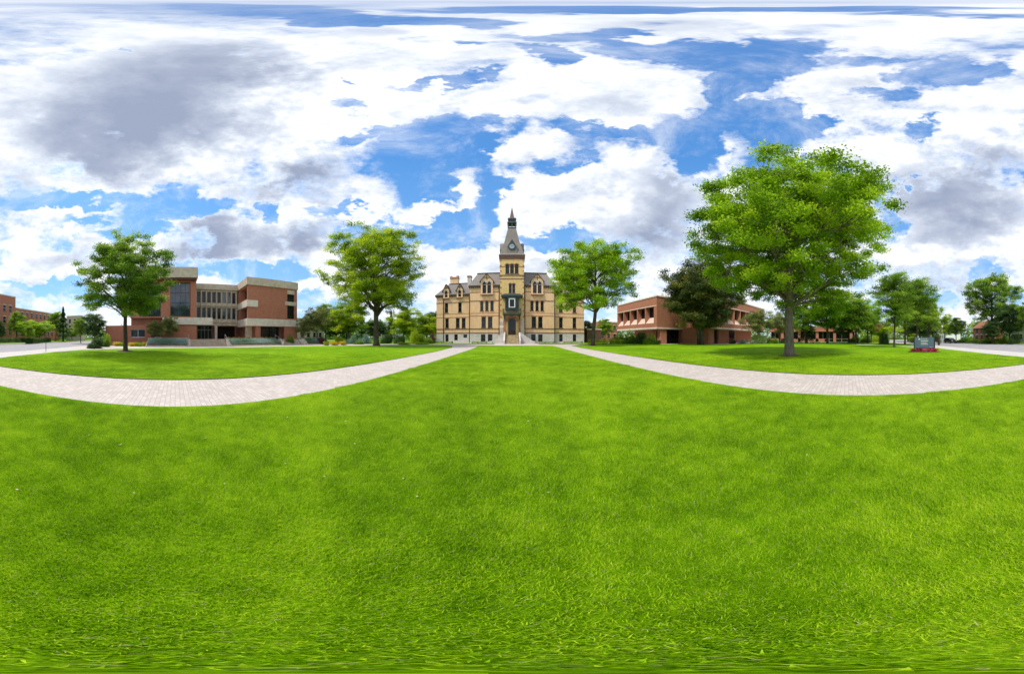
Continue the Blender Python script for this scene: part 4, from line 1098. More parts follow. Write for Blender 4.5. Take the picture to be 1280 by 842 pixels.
# ------------------------------------------------------------------ brutalist brick and concrete centre on the left
def student_centre():
    XR, XC, XT = -43.2, -50.3, -44.6     # facade planes: right block, recessed block, tall block
    root = empty('campus_centre', (XR, 6, 0), label='large red brick and concrete campus centre with ribbon of tall windows, left of the lawn', cat='building')
    P0 = 1.1
    # plaza plinth
    MB().box(-52, -39.7, -3.9, 28.5, 0, P0).build('plinth', concrete, root)
    W = MB()
    F = Facade((XR, 0), (0, 1), W)       # outward +X
    assert F.N.x > 0
    # right block: Y 15.2..27.6
    a, b = 15.2, 27.6
    F.wall(a, b, 5.2, 13.0, [(24.9, 26.8, 9.9, 12.6), (24.9, 26.8, 5.9, 9.0)], .25)
    F.wall(24.0, b, P0, 4.0); W.mat(0)
    # left cheek of right block (faces -Y)
    G = Facade((XR, a), (-1, 0), W); G = Facade((XC, a), (1, 0), W)
    LX = XR-XC
    G.wall(0, LX, 5.2, 13.0, [(1.6, LX-.5, 5.6, 8.0), (1.6, LX-.5, 9.9, 12.6)], 1.4)
    W.box(XC-14, XR-1.6, a+1.5, b-.02, 4.05, 13.0); W.box(XC-14, XR-2.4, a+1.5, b-.03, P0, 4.03)
    W.face([(XR, b, P0), (XC-14, b, P0), (XC-14, b, 13.0), (XR, b, 13.0)])
    # ground floor piers of right block
    for y0, y1 in ((17.2, 18.2),): W.box(XR-1.0, XR-.05, y0, y1, P0, 4.0)
    W.box(XR-6, XR-2.2, 23.8, b-.05, P0, 4.0)
    # tall block Y -9..4.4
    T0, T1 = -9.5, 4.4
    H = Facade((XT, 0), (0, 1), W)
    H.wall(T0, T1, 5.6, 14.0, [(-1.0, 3.2, 5.9, 13.3), (-7.5, -3.0, 5.9, 13.3)], .9)
    W.box(XT-16, XT-1.0, T0, T1, 0, 14.0)
    for e, s in ((T0, -1), (T1, 1)):
        f = [(XT, e, 5.6), (XT-16, e, 5.6), (XT-16, e, 14.0), (XT, e, 14.0)]; W.face(f if s > 0 else f[::-1])
    # brick base wall with display windows, Y -14.6..4.4
    Bs = Facade((-43.4, 0), (0, 1), W)
    Bs.wall(-14.6, 4.4, 0, 4.0, [(-9.0, -6.2, 1.5, 3.2), (-4.4, -2.6, 1.5, 3.2)], .2)
    W.box(-60, -43.65, -14.6, 4.4, 0, 4.0)
    W.face([(-43.4, -14.6, 0), (-43.4, -14.6, 4.0), (-60, -14.6, 4.0), (-60, -14.6, 0)])
    W.face([(-43.4, -14.6, 4.0), (-43.4, 4.4, 4.0), (-60, 4.4, 4.0), (-60, -14.6, 4.0)])
    W.face([(-43.4, 4.4, 0), (-60, 4.4, 0), (-60, 4.4, 4.0), (-43.4, 4.4, 4.0)])
    # recessed block ground floor brick back wall
    W.box(XC-10, XC-3.0, 4.4, a, P0, 5)
    W.build('wall', red_brick, root)
    # concrete
    C = MB()
    C.box(XR-1.5, XR+.25, a-.25, b+.15, 13.0, 14.75); C.box(XC-14, XR-1.5, a-.25, b+.15, 13.0, 14.72)      # fascia
    C.box(XC, XR-1.5, a-.2, a-.03, 13.0, 14.7) if False else None
    C.build('concrete_fascia', concrete, root)
    C = MB(); C.box(XC-.02, XR+.2, a-.22, b+.1, 4.0, 5.6); C.build('concrete_band', concrete_l, root)
    C = MB(); C.box(XR-.01, XR+.22, a-.22, a+2.3, 8.15, 9.6); C.box(XC, XR-.01, a-.22, a+1.2, 8.15, 9.6); C.build('concrete_band', concrete_l, root)
    C = MB(); C.box(XR-.1, XR+.1, 24.3, 27.3, 9.0, 9.9); C.box(XR-.1, XR+.12, 24.9, 26.8, 11.7, 12.65); C.build('concrete_panel', concrete, root)
    for z0, z1 in ((9.9, 11.7), (5.9, 9.0)):
        o = MB().box(XR-.22, XR-.18, 24.9, 26.8, z0, z1).build('window', glass_dark, root)
        MB().box(XR-.18, XR-.12, 24.9, 26.8, z0+.5, z0+.58).box(XR-.18, XR-.12, 25.82, 25.9, z0, z0+.5).build('frame', dark_metal, o)
    for z0, z1 in ((5.6, 8.0), (9.9, 12.6)): MB().box(XC+1.7, XR-.6, a+1.36, a+1.45, z0, z1).build('window', glass_dark, root)
    # tall block fascia
    MB().box(XT-16, XT+1.25, T0-.2, T1+.25, 14.0, 16.3).build('concrete_fascia', concrete, root)
    MB().box(XT-.6, XT+1.0, T0, T1-.05, 13.55, 14.0).build('soffit', plain('brown_soffit', (.12, .05, .04), .8), root)
    MB().box(XT-2.0, XT+1.5, -2.6, 7.6, 4.1, 5.55).build('entrance_canopy', concrete_l, root)
    for y0, y1 in ((-1.0, 3.2), (-7.5, -3.0)):
        o = MB().box(XT-.9, XT-.8, y0, y1, 5.9, 13.3).build('window', glass_blue, root)
        f = MB()
        for i in range(1, 4): y = y0+(y1-y0)*i/4; f.box(XT-.8, XT-.72, y-.03, y+.03, 5.9, 13.3)
        for z in (7.4, 8.9, 11.1): f.box(XT-.8, XT-.71, y0, y1, z-.03, z+.03)
        f.build('frame', dark_metal, o)
    for y0, y1 in ((-9.0, -6.2), (-4.4, -2.6)):
        o = MB().box(-43.6, -43.55, y0, y1, 1.5, 3.2).build('window', glass_blue, root)
        MB().box(-43.55, -43.5, y0, y1, 1.5, 1.6).box(-43.55, -43.5, y0, y1, 3.1, 3.2).box(-43.55, -43.5, (y0+y1)/2-.04, (y0+y1)/2+.04, 1.6, 3.1).build('frame', white_paint, o)
    MB().box(XT-.6, XT-.1, T1-2.0, T1+.05, P0, 5.6).build('brick_pier', red_brick, root)
    # recessed block facade: concrete frame with two storeys of tall windows
    C = MB(); Q = Facade((XC, 0), (0, 1), C)
    y0, y1 = 4.45, 15.0
    n = 8; ws = []
    for i in range(n):
        c = y0+.45+(i+.5)*(y1-y0-.7)/n + (0.0)
        ws += [(c-.42, c+.42, 5.9, 8.6), (c-.42, c+.42, 9.8, 12.5)]
    Q.wall(y0, y1, 4.3, 13.0, ws, .45)
    C.box(XC-.1, XC+.45, y0, y1, 13.0, 14.4); C.box(XC-12, XC-.6, y0, y1, 5, 14.38)
    C.box(XC, XC+.3, y0, y1, 9.02, 9.35); C.box(XC, XC+.3, y0, y1, 5.1, 5.4)
    for i in range(n+1):
        c = y0+.45+i*(y1-y0-.7)/n; C.box(XC, XC+.22, c-.07, c+.07, 5.4, 9.02); C.box(XC, XC+.22, c-.07, c+.07, 9.35, 13.0)
        C.box(XC+.3, XC+.55, c-.12, c+.12, 8.8, 9.3); C.box(XC+.3, XC+.55, c-.12, c+.12, 4.8, 5.3)
    C.build('concrete_frame', concrete, root)
    for u0, u1, z0, z1 in ws:
        o = MB().box(XC-.40, XC-.36, u0, u1, z0, z1).build('window', glass_dark if (int(u0*7) % 3) else glass_blue, root)
        MB().box(XC-.36, XC-.30, u0, u0+.05, z0, z1).box(XC-.36, XC-.30, u1-.05, u1, z0, z1).box(XC-.36, XC-.30, u0+.05, u1-.05, z1-.06, z1).build('frame', dark_metal, o)
    # ground floor glazing and the dark recess panel
    o = MB().box(XC-2.9, XC-2.8, 4.6, 9.2, P0, 4.3).build('entrance_door', glass_dark, root)
    f = MB()
    for i in range(6): f.box(XC-2.8, XC-2.72, 4.6+i*.9, 4.68+i*.9, P0, 4.3)
    f.box(XC-2.8, XC-2.7, 4.6, 9.2, 3.3, 3.4); f.build('frame', steel, o)
    MB().box(XC-.4, XC+.1, 9.4, 10.0, P0, 4.3).build('column', concrete_l, root)
    o = MB().box(XR-2.15, XR-2.05, 18.3, 23.7, P0, 4.0).build('entrance_door', glass_dark, root)
    f = MB()
    for i in range(6): f.box(XR-2.05, XR-1.98, 18.3+i*1.05, 18.38+i*1.05, P0, 4.0)
    f.box(XR-2.04, XR-1.97, 18.38, 23.55, 3.2, 3.28)
    f.build('frame', dark_metal, o)
    MB().box(XC-2.95, XC-2.85, 10.2, 15.2, P0, 4.2).build('window', recess_shade, root)  # no glass: the recess's shade painted as a near-black panel
    MB().box(XR-3.0, XR-2.2, 15.6, 17.0, P0, 4.0).build('brick_pier', concrete, root)
student_centre()
def outdoor_steps(y0, y1, label):
    mb = MB()
    for i in range(7): mb.box(-39.7, -36.6-i*.42, y0, y1, i*.157, (i+1)*.157) if False else mb.box(-39.7, -36.9-i*.4, y0, y1, .157*i+(.0 if i == 0 else .001), .157*(i+1))
    o = mb.build('outdoor_steps', plain('buff_steps', (.50, .40, .31), .85, .2, .2, 1.2) if 'buff_steps' not in MATS else MATS['buff_steps'])
    props(o, label, 'steps', 'plaza steps')

outdoor_steps(2.6, 9.2, 'wide buff steps up to the campus centre, between the left and middle lavender planters')
outdoor_steps(20.1, 25.2, 'wide buff steps up to the plaza, right of the middle lavender planter')

def planter(y0, y1, label, seed, flowers=None):
    yc = (y0+y1)/2; root = empty('lavender_planter', (-38, yc, 0), label=label, cat='planter', group='sloping lavender planters')
    W = MB()
    W.prism([(-35.9, 0), (-35.9, .22), (-39.4, 1.2), (-39.68, 1.25), (-39.68, 0)], 'y', y0, y0+.2)
    W.prism([(-35.9, 0), (-35.9, .22), (-39.4, 1.2), (-39.68, 1.25), (-39.68, 0)], 'y', y1-.2, y1)
    W.box(-35.95, -35.7, y0, y1, 0, .2); W.box(-39.9, -39.4, y0, y1, 1.101, 1.42)
    W.build('kerb_wall', concrete, root)
    G = MB(); G.prism([(-35.95, 0.01), (-35.95, .15), (-39.4, 1.12), (-39.4, 0.01)], 'y', y0+.2, y1-.2); G.build('bed', soil, root)
    rng = np.random.default_rng(seed); n = int((y1-y0)*2600)
    x = rng.uniform(-39.2, -36.05, n); y = rng.uniform(y0+.2, y1-.2, n)
    zz = .15+(-35.95-x)/3.45*.97 + .32*np.sin(np.clip((-35.95-x)/2.6, 0, 1)*math.pi)
    hh = .34*np.abs(np.sin(x*2.6+y*.3))**.5*np.abs(np.cos(y*1.7))**.3+.14
    P = np.stack([x+38, y-yc, zz+rng.uniform(0, 1, n)*hh], 1)
    me = quads_mesh('lavender', leaves_at(rng, P, .11, .2, .35), np.clip(rng.uniform(0, 1, n)*.6+.3*np.sin(y*.9)+.2, 0, 1), leaf_lav)
    o = bpy.data.objects.new('lavender', me); COL.objects.link(o); o.parent = root
    if flowers:
        n = 2600; x = rng.uniform(-39.3, -38.5, n); y = rng.uniform(y0+.3, y1-.3, n)
        P = np.stack([x+38, y-yc, 1.15+rng.uniform(0, .5, n)*np.abs(np.sin(y*3.3))], 1)
        me = quads_mesh('flowers', leaves_at(rng, P, .12, .3, .7), rng.uniform(0, 1, n), leaf_red)
        o = bpy.data.objects.new('flowers', me); COL.objects.link(o); o.parent = root
planter(-5.0, 2.3, 'long sloping lavender planter at the left, beside the brick base wall', 1)
planter(9.5, 19.8, 'long sloping lavender planter in the middle, with tan flowers along its top', 2, True)
planter(25.6, 31.5, 'shorter lavender planter at the right end, under the dark shrubs', 3)
def stair_rail(y, label):
    root = empty('stair_railing', (-38.2, y, 0), label=label, cat='railing', group='plaza stair railings')
    m = MB(); m.tube([(-36.4, y, .0), (-36.4, y, .95), (-39.6, y, 2.05), (-39.6, y, 1.1)], .04, 7); m.tube([(-38, y, .6), (-38, y, 1.5)], .03, 6)
    m.build('rail', steel, root)
    MB().box(-36.9, -36.2, y-.16, y+.16, 0, .78).box(-38.0, -36.9, y-.15, y+.15, 0, 1.2).build('end_pier', concrete_l, root)
for y, l in ((2.45, 'steel railing with pale end pier at the left edge of the left plaza steps'), (9.35, 'steel railing with pale end pier beside the middle planter, right of the left steps'),
             (19.95, 'steel railing with pale end pier at the right end of the middle planter'), (25.4, 'steel railing with pale end pier beside the shorter right-hand planter')):
    stair_rail(y, l)
# bicycle hoops on the right steps
for i in range(3):
    m = MB(); y = 23.4+i*.75; x = -37.0
    m.tube([(x, y, 0), (x, y, .75), (x, y+.12, .9), (x, y+.38, .9), (x, y+.5, .75), (x, y+.5, 0)], .045, 7)
    props(m.build('bicycle_hoop', white_paint), 'white metal bicycle hoop at the foot of the right-hand plaza steps', 'bicycle hoop', 'white bicycle hoops')

# ------------------------------------------------------------------ brick library on the right
def library():
    root = empty('brick_library', (34, 36.7, 0), label='long two storey brick library with overhanging upper floor and sloping brick sills', cat='building')
    W = MB(); Z0, Z1 = 3.75, 10.6
    XA, YA = 29.4, 36.7
    # wing A left face (faces -X)
    F = Facade((XA, 55), (0, -1), W)
    LA = 55-YA
    n = 5; hs = []
    bw = (LA-1.2)/n
    for i in range(n): hs.append((i*bw+.45, (i+1)*bw+.12, 4.75, 8.45))
    F.wall(0, LA, Z0, Z1, hs, 1.3)
    W.box(XA+1.35, XA+20, YA+.02, 55, Z0, Z1)
    G = Facade((XA, YA), (1, 0), W); G.wall(0, 9.0, Z0, Z1)
    W.face([(XA, YA, Z1), (XA+20, YA, Z1), (XA+20, 55, Z1), (XA, 55, Z1)])
    W.face([(XA, YA, Z0), (XA, 55, Z0), (XA+20, 55, Z0), (XA+20, YA, Z0)])
    W.box(XA+1.2, XA+3.0, YA+.15, YA+1.3, 0, Z0)         # corner pier
    W.box(XA+9, XA+14, YA+.3, 52, 0, Z0); W.box(XA+4.0, XA+9, 42, 52, 0, Z0)
    # wing B: front faces -Y at 27.2
    XB, YB = 38.4, 27.2
    H = Facade((XB, YB), (1, 0), W)
    LB = 27.0; n = 8; bw = (LB-1.6)/n; hb = []
    for i in range(n): hb.append((1.3+i*bw+.15, 1.3+(i+1)*bw-.17, 4.75, 8.45))
    H.wall(0, LB, Z0, Z1, hb, 1.3)
    W.box(XB+.02, XB+LB, YB+1.35, YB+18, Z0, Z1)
    J = Facade((XB, YA), (0, -1), W); J.wall(0, YA-YB, Z0, Z1)
    W.box(XB-.9, XB+1.2, YB+1.6, YA+.2, 0, Z0+.1); W.box(XB-1.4, XB-.0, YB+3.2, YB+5.6, 0, 8.2)
    W.face([(XB, YB, Z1), (XB+LB, YB, Z1), (XB+LB, YB+18, Z1), (XB, YB+18, Z1)])
    W.face([(XB, YB, Z0), (XB, YB+18, Z0), (XB+LB, YB+18, Z0), (XB+LB, YB, Z0)])
    W.face([(XB+LB, YB, Z0), (XB+LB, YB+18, Z0), (XB+LB, YB+18, Z1), (XB+LB, YB, Z1)])
    W.box(XB+4.2, XB+9.0, YB+2.5, YB+3.2, 0, Z0); W.box(XB+13.2, XB+LB-3, YB+3.4, YB+4, 0, Z0)
    # low wing C receding on the far right
    W.box(70, 82, 8, 27, 0, 1.0); W.box(69.6, 84, -2, 27, 3.4, 4.9)
    for y in (-1.2, 4.2, 10.0, 16, 22): W.box(70, 70.9, y, y+.9, 0, 3.4)
    W.build('wall', red_brick_b, root)
    # sloping sills below each opening
    Sm = MB()
    for u0, u1, z0, z1 in hs:
        a = F.P(u0, 0); b = F.P(u1, 0)
        Sm.prism([(XA-.03, 4.72), (XA+1.2, 6.1), (XA+1.2, 4.72)], 'y', min(a[1], b[1])+.01, max(a[1], b[1])-.01)
    for u0, u1, z0, z1 in hb:
        a = H.P(u0, 0); b = H.P(u1, 0)
        Sm.prism([(YB-.03, 4.72), (YB+1.2, 6.1), (YB+1.2, 4.72)], 'x', a[0]+.01, b[0]-.01)
    Sm.build('sloping_sill', plain('pale_sill_brick', (.66, .50, .42), .85, .2, .15), root)  # sills in a much paler brick tone than the walls
    C = MB()
    C.box(XA-.08, XA+20, YA-.08, 55.05, Z0-.35, Z0-.002); C.box(XB-.08, XB+LB, YB-.08, YB+18, Z0-.352, Z0-.003)
    C.build('concrete_band', concrete_l, root)
    C = MB()
    C.box(XA-.12, XA+20, YA-.12, 55.1, Z1+.002, Z1+.28); C.box(XB-.12, XB+LB+.1, YB-.12, YB+18, Z1+.003, Z1+.282)
    C.box(69.5, 84.1, -2.1, 27.1, 4.902, 5.1); C.box(XA-.06, XA+.3, YA+.2, 54.9, 8.48, 8.66); C.box(XB+1, XB+LB-.2, YB-.06, YB+.3, 8.48, 8.66)
    C.build('coping', concrete_l, root)
    MB().box(XA+5, XA+7.4, YA+4, YA+7, Z1+.28, Z1+1.4).box(XA+5.1, XA+5.5, YA+4.2, YA+4.6, Z1+1.4, Z1+2.0).build('roof_vent', concrete, root)
    for u0, u1, z0, z1 in hs:
        a = F.P(u0, 0); b = F.P(u1, 0)
        o = MB().box(XA+1.22, XA+1.28, min(a[1], b[1]), max(a[1], b[1]), 5.9, 8.45).build('window', glass_dark, root)
        MB().box(XA+1.16, XA+1.22, (a[1]+b[1])/2-.05, (a[1]+b[1])/2+.05, 6.1, 8.45).build('frame', dark_metal, o)
    for u0, u1, z0, z1 in hb:
        a = H.P(u0, 0); b = H.P(u1, 0)
        o = MB().box(a[0], b[0], YB+1.22, YB+1.28, 5.9, 8.45).build('window', glass_dark, root)
        MB().box((a[0]+b[0])/2-.05, (a[0]+b[0])/2+.05, YB+1.16, YB+1.22, 6.6, 8.9).build('frame', dark_metal, o)
    # ground floor glass, set back in the shade of the overhang
    for (x0, x1, y0, y1) in ((XA+3.2, XA+8.9, YA+2.4, YA+2.5), (XB+1.3, XB+4.1, YB+3.0, YB+3.1), (XB+9.1, XB+13.1, YB+3.3, YB+3.4)):
        o = MB().box(x0, x1, y0, y1, 0, 3.4).build('window', glass_dark, root)
        f = MB(); k = max(2, int((x1-x0)/1.3))
        for i in range(k+1): x = x0+(x1-x0)*i/k; f.box(x-.04, x+.04, y0-.06, y0, 0, 3.4)
        f.box(x0, x1, y0-.05, y0-.01, .9, .98); f.build('frame', dark_metal, o)
    o = MB().box(71.2, 71.3, -2, 27, 0, 3.4).build('window', glass_dark, root)
    f = MB()
    for i in range(14): f.box(71.12, 71.2, -1.9+i*2.1, -1.8+i*2.1, 0, 3.4)
    f.box(71.1, 71.12, -2, 27, .9, 1.0)
    f.build('frame', concrete, o)
library()

# ------------------------------------------------------------------ other buildings
def simple_building(name, x0, x1, y0, y1, h, mat, label, wins=(), trim=None, gable=None, roofm=None, rz=0, base=0.0):
    """box with real window openings; wins: list of (side, u0, w, z0, z1, kind)"""
    root = empty(name, ((x0+x1)/2, (y0+y1)/2, 0), label=label, cat='building')
    W = MB()
    sides = {'S': Facade((x0, y0), (1, 0), W), 'E': Facade((x1, y0), (0, 1), W), 'N': Facade((x1, y1), (-1, 0), W), 'W': Facade((x0, y1), (0, -1), W)}
    lens = {'S': x1-x0, 'N': x1-x0, 'E': y1-y0, 'W': y1-y0}
    for k, F in sides.items():
        hs = [(u, u+w, a, b) for s, u, w, a, b in wins if s == k]
        F.wall(0, lens[k], base, h, hs, .2)
        for u0, u1, a, b in hs: put_window(root, F, (u0+u1)/2, a, u1-u0, b-a, 'rect', trim, glass_dark, frame=white_paint)
    if gable:
        if gable == 'x':
            for x, s in ((x0, -1), (x1, 1)):
                f = [(x, y0, h), (x, y1, h), (x, (y0+y1)/2, h+(y1-y0)*.32)]; W.face(f if s > 0 else f[::-1])
        else:
            for y, s in ((y0, -1), (y1, 1)):
                f = [(x0, y, h), (x1, y, h), ((x0+x1)/2, y, h+(x1-x0)*.32)]; W.face(f if s < 0 else f[::-1])
    else: W.face([(x0, y0, h-.3), (x1, y0, h-.3), (x1, y1, h-.3), (x0, y1, h-.3)])
    W.build('wall', mat, root)
    Rf = MB()
    if gable == 'x':
        r = (y1-y0)*.32; ym = (y0+y1)/2
        for s, ye in ((-1, y0-.5), (1, y1+.5)):
            zz = h - .5*.64
            p = [(ym, h+r+.2), (ym, h+r+.01), (ye, zz+.01), (ye, zz+.2)]; Rf.prism(p, 'x', x0-.4, x1+.4)
        Rf.build('roof', roofm or slate, root)
    elif gable == 'y':
        r = (x1-x0)*.32; xm = (x0+x1)/2
        for s, xe in ((-1, x0-.5), (1, x1+.5)):
            zz = h - .5*.64
            p = [(xm, h+r+.2), (xm, h+r+.01), (xe, zz+.01), (xe, zz+.2)]; Rf.prism(p, 'y', y0-.4, y1+.4)
        Rf.build('roof', roofm or slate, root)
    else:
        for a in ((x0-.1, x1+.1, y0-.1, y0+.3), (x0-.1, x1+.1, y1-.3, y1+.1), (x0-.1, x0+.3, y0+.3, y1-.3), (x1-.3, x1+.1, y0+.3, y1-.3)): Rf.box(*a, h+.002, h+.35)
        Rf.build('parapet', trim or concrete, root)
    return root
wt = [('N', 3+i*3.1, 1.3, z, z+1.9) for i in range(9) for z in (2.0, 5.9, 9.6)]
simple_building('brick_hall', -92, -57.5, -70, -55.5, 12.6, red_brick, 'long red brick hall with white windows beyond the road at far left', wt, concrete_l)
simple_building('brick_tower_block', -57, -42, -66, -52.5, 16.0, red_brick, 'taller red brick block with pale stone bay at the far left edge', [('N', 3+i*2.9, 1.4, z, z+2.2) for i in range(4) for z in (2.5, 6.5, 10.5)], concrete_l)
simple_building('stone_wing', -93, -88.5, -49, -41.5, 11.2, mull_stone, 'narrow pale stone building end glimpsed between trees at far left', [('E', 1+i*2.6, 1.2, z, z+1.8) for i in range(3) for z in (2, 5.2, 8.2)], concrete_l)
simple_building('brick_house', 53.5, 61, -47, -40, 4.6, red_brick_b, 'orange brick house with low roof across the road at far right', [('N', 1.5+i*2.8, 1.2, z, z+1.3) for i in range(3) for z in (1.0, 3.0)], white_paint, 'x', plain('orange_roof', (.36, .15, .09), .85))
simple_building('pale_house', 82, 89, -47, -40, 3.8, white_paint, 'small whitish house behind the dark car', [('N', .9+i*2.1, 1.1, 1.2, 2.4) for i in range(3)], white_paint, 'x', plain('maroon_roof', (.22, .08, .09), .85))
simple_building('pale_house', 36, 45, -52, -42, 5.2, plain('cream_siding', (.66, .62, .53), .7), 'cream house mostly hidden behind trees at the far right edge', [('N', 1.2+i*2.6, 1.1, z, z+1.3) for i in range(3) for z in (1.1, 3.4)], white_paint, 'y', plain('grey_shingle', (.25, .25, .26), .85))
simple_building('brick_annex', 28.5, 36, 67, 78, 6.6, red_brick_b, 'small brick building seen in the gap between hall and library', [('S', 1.2+i*2.3, 1.1, z, z+1.4) for i in range(3) for z in (1.3, 4.2)], concrete_l)
simple_building('pale_block', -72, -60, 36, 50, 7.6, concrete_l, 'low pale flat roofed block behind the shrubs right of the campus centre', [('E', 1.2+i*2.6, 1.3, z, z+1.5) for i in range(5) for z in (1.6, 4.8)], concrete)
simple_building('brown_cottage', 20.6, 25, 56.5, 66, 3.6, plain('brown_siding', (.13, .07, .05), .8), 'low brown outbuilding tucked beside the right end of the tan hall', [('S', 1.0, 1.2, 1, 2.4)], None)

# ------------------------------------------------------------------ the five big trees of the lawns
def mulch_ring(root, r, seed):
    rng = random.Random(seed); n = 22
    mb = MB(); z = LZ+.012
    pts = [(math.cos(2*math.pi*i/n)*r*rng.uniform(.8, 1.15), math.sin(2*math.pi*i/n)*r*rng.uniform(.8, 1.15)) for i in range(n)]
    for i in range(n):
        a, b = pts[i], pts[(i+1) % n]
        mb.face([(0, 0, z+.09), (a[0], a[1], z-.004), (b[0], b[1], z-.004)])
    mb.build('mulch_ring', soil, root, local=True)
G5 = 'large shade trees on the lawns'
t = put_tree('maple_tree', make_tree(11, 9.0, 8.3, 10.6, .42, leaf_bright, bark_grey, 40, 950, 260000, .17, .33, .30, bottom=-.97, shift=(.25, -.5), twigs=7, flat=.35, egg=.05),
         B(987, 17.8), 'biggest bright green maple with a pale grey trunk, standing on the right lawn', G5); mulch_ring(t, 1.15, 1)
t = put_tree('shade_tree', make_tree(21, 6.1, 5.9, 8.1, .26, leaf_mid, bark_dark, 28, 420, 95000, .16, .30, .32, bottom=-.97, egg=.12, twigs=5),
         B(157, 23.8), 'mid green tree alone on the left lawn, in front of the brick base wall', G5); mulch_ring(t, .95, 2)
t = put_tree('elm_tree', make_tree(43, 10.0, 10.5, 13.6, .52, leaf_yellow, bark_dark, 38, 700, 110000, .25, .46, .29, bottom=-.97, twigs=9, flat=.45),
         B(470.5, 39.0), 'tall yellow-green elm with a dark trunk, standing left of the tan hall', G5); mulch_ring(t, .9, 3)
t = put_tree('maple_tree', make_tree(27, 8.9, 8.3, 12.3, .38, leaf_bright, bark_dark, 28, 480, 78000, .25, .44, .28, bottom=-.9, twigs=7, shift=(-.4, 0)),
         B(741, 38.8), 'open crowned green maple standing in front of the right end of the tan hall', G5); mulch_ring(t, .9, 4)
t = put_tree('dark_maple_tree', make_tree(29, 8.8, 8.6, 10.3, .50, leaf_dark, bark_dark, 32, 560, 110000, .27, .50, .33, bottom=-.97, twigs=3, stems=3),
         B(877, 43.0), 'dark olive-brown maple with a thick trunk, in front of the brick library', G5)

# ------------------------------------------------------------------ smaller trees and the belt behind
P = {}
P['round'] = make_tree(31, 3.7, 4.4, 5.7, .17, leaf_mid, bark_dark, 18, 160, 19000, .22, .36, .36, bottom=-.97)
P['round2'] = make_tree(32, 3.9, 4.3, 5.7, .18, leaf_bright, bark_dark, 17, 160, 19000, .23, .36, .36, bottom=-.97)
P['tall'] = make_tree(33, 3.4, 5.3, 7.2, .15, leaf_mid, bark_dark, 18, 170, 22000, .20, .33, .34, egg=.25, bottom=-.97)
P['deep'] = make_tree(34, 3.9, 4.6, 5.4, .2, leaf_deep, bark_dark, 18, 160, 19000, .24, .38, .37, bottom=-.99)
P['elm'] = make_tree(35, 4.1, 4.4, 5.8, .22, leaf_yellow, bark_dark, 18, 170, 20000, .24, .38, .34, bottom=-.97)
P['olive'] = make_tree(36, 3.7, 3.1, 4.2, .12, leaf_olive, bark_grey, 15, 140, 15000, .19, .32, .36, stems=3, bottom=-.97)
P['russet'] = make_tree(37, 3.2, 1.8, 3.5, .14, leaf_red, bark_dark, 11, 100, 11000, .17, .3, .36, bottom=-.3)
P['bigbg'] = make_tree(38, 5.6, 5.9, 7.8, .3, leaf_mid, bark_dark, 24, 280, 42000, .22, .36, .31, twigs=8, bottom=-.97)
def conifer(seed):
    rng = np.random.default_rng(seed); n = 9000
    z = rng.uniform(0, 1, n)**.8; r = (1-z)*2.1*(0.75+.25*np.sin(z*42)); a = rng.uniform(0, 6.28, n)
    rr = r*rng.uniform(.45, 1, n)
    C = np.stack([rr*np.cos(a), rr*np.sin(a), .5+z*8.5-.25*rr], 1)
    me = quads_mesh('crown', leaves_at(rng, C, .26, .8, .3), rng.uniform(0, 1, n), leaf_deep)
    mb = MB(); mb.tube([(0, 0, 0), (0, 0, 4), (0, 0, 8.9)], [.18, .12, .02], 8)
    tm = bpy.data.meshes.new('trunk'); tm.from_pydata(mb.v, [], mb.f); tm.materials.append(bark_dark)
    return tm, me
P['fir'] = conifer(40)
BH = {'round': 9.9, 'round2': 9.9, 'tall': 12.3, 'deep': 9.8, 'elm': 10.0, 'olive': 7.2, 'russet': 5.3, 'bigbg': 13.2, 'fir': 9.3}
BR = {'round': 3.6, 'round2': 3.8, 'tall': 3.3, 'deep': 3.8, 'elm': 4.0, 'olive': 3.6, 'russet': 3.2, 'bigbg': 5.2, 'fir': 2.1}
seen = set()
rng0 = random.Random(9)
def T(kind, px, d, top, half, label, group='trees around the campus', name=None):
    """tree of a prototype kind; top = elevation mark of its top, half = half width in bearing marks"""
    h = EYE + d*math.tan(R((421-top)/K)); r = d*math.tan(R(half/K))
    s = r/BR[kind]; sz = h/BH[kind]
    nm = name or {'fir': 'fir_tree', 'russet': 'japanese_maple_tree', 'olive': 'dogwood_tree', 'elm': 'elm_tree'}.get(kind, 'shade_tree')
    put_tree(nm, P[kind], B(px, d), label, group, (s, s, sz), rng0.uniform(0, 6.28))
# right side
T('tall', 1118, 32.7, 333, 29, 'slim mid green tree on the right lawn left of the campus sign')
T('tall', 1146, 42, 342, 30, 'slim green tree just behind the campus sign, second in the line')
T('round', 1131, 46, 352, 24, 'thin trunked green tree between the two slim trees by the campus sign')
T('fir', 1166, 52, 382, 15, 'dark blue-green conifer right of the campus sign')
T('round2', 1034, 50, 362, 32, 'bright green tree right of the big maple trunk, before the low library wing')
T('round', 1070, 47, 366, 30, 'pale trunked green tree on the right lawn, left of the dark oval bush')
T('deep', 1061, 58, 372, 26, 'dark trunked tree behind the footpath in front of the low library wing')
T('round', 1007, 51, 374, 22, 'small green tree immediately right of the big maple trunk')
T('fir', 1008, 53, 396, 20, 'low spreading dark conifer under the small tree beside the big maple')
T('olive', 948, 50, 384, 24, 'olive dogwood in front of the library sills, left of the big maple')
T('olive', 975, 56, 388, 22, 'paler olive dogwood half behind the big maple trunk')
T('russet', 1089, 58, 401, 14, 'russet leaved Japanese maple behind the dark oval bush')
T('russet', 1049, 60, 408, 8, 'small orange-tinged maple in front of the low library wing')
T('elm', 1100, 75, 398, 22, 'yellow-green tree far behind the oval bush')
T('elm', 1135, 80, 404, 20, 'distant yellow-green tree seen beneath the slim trees')
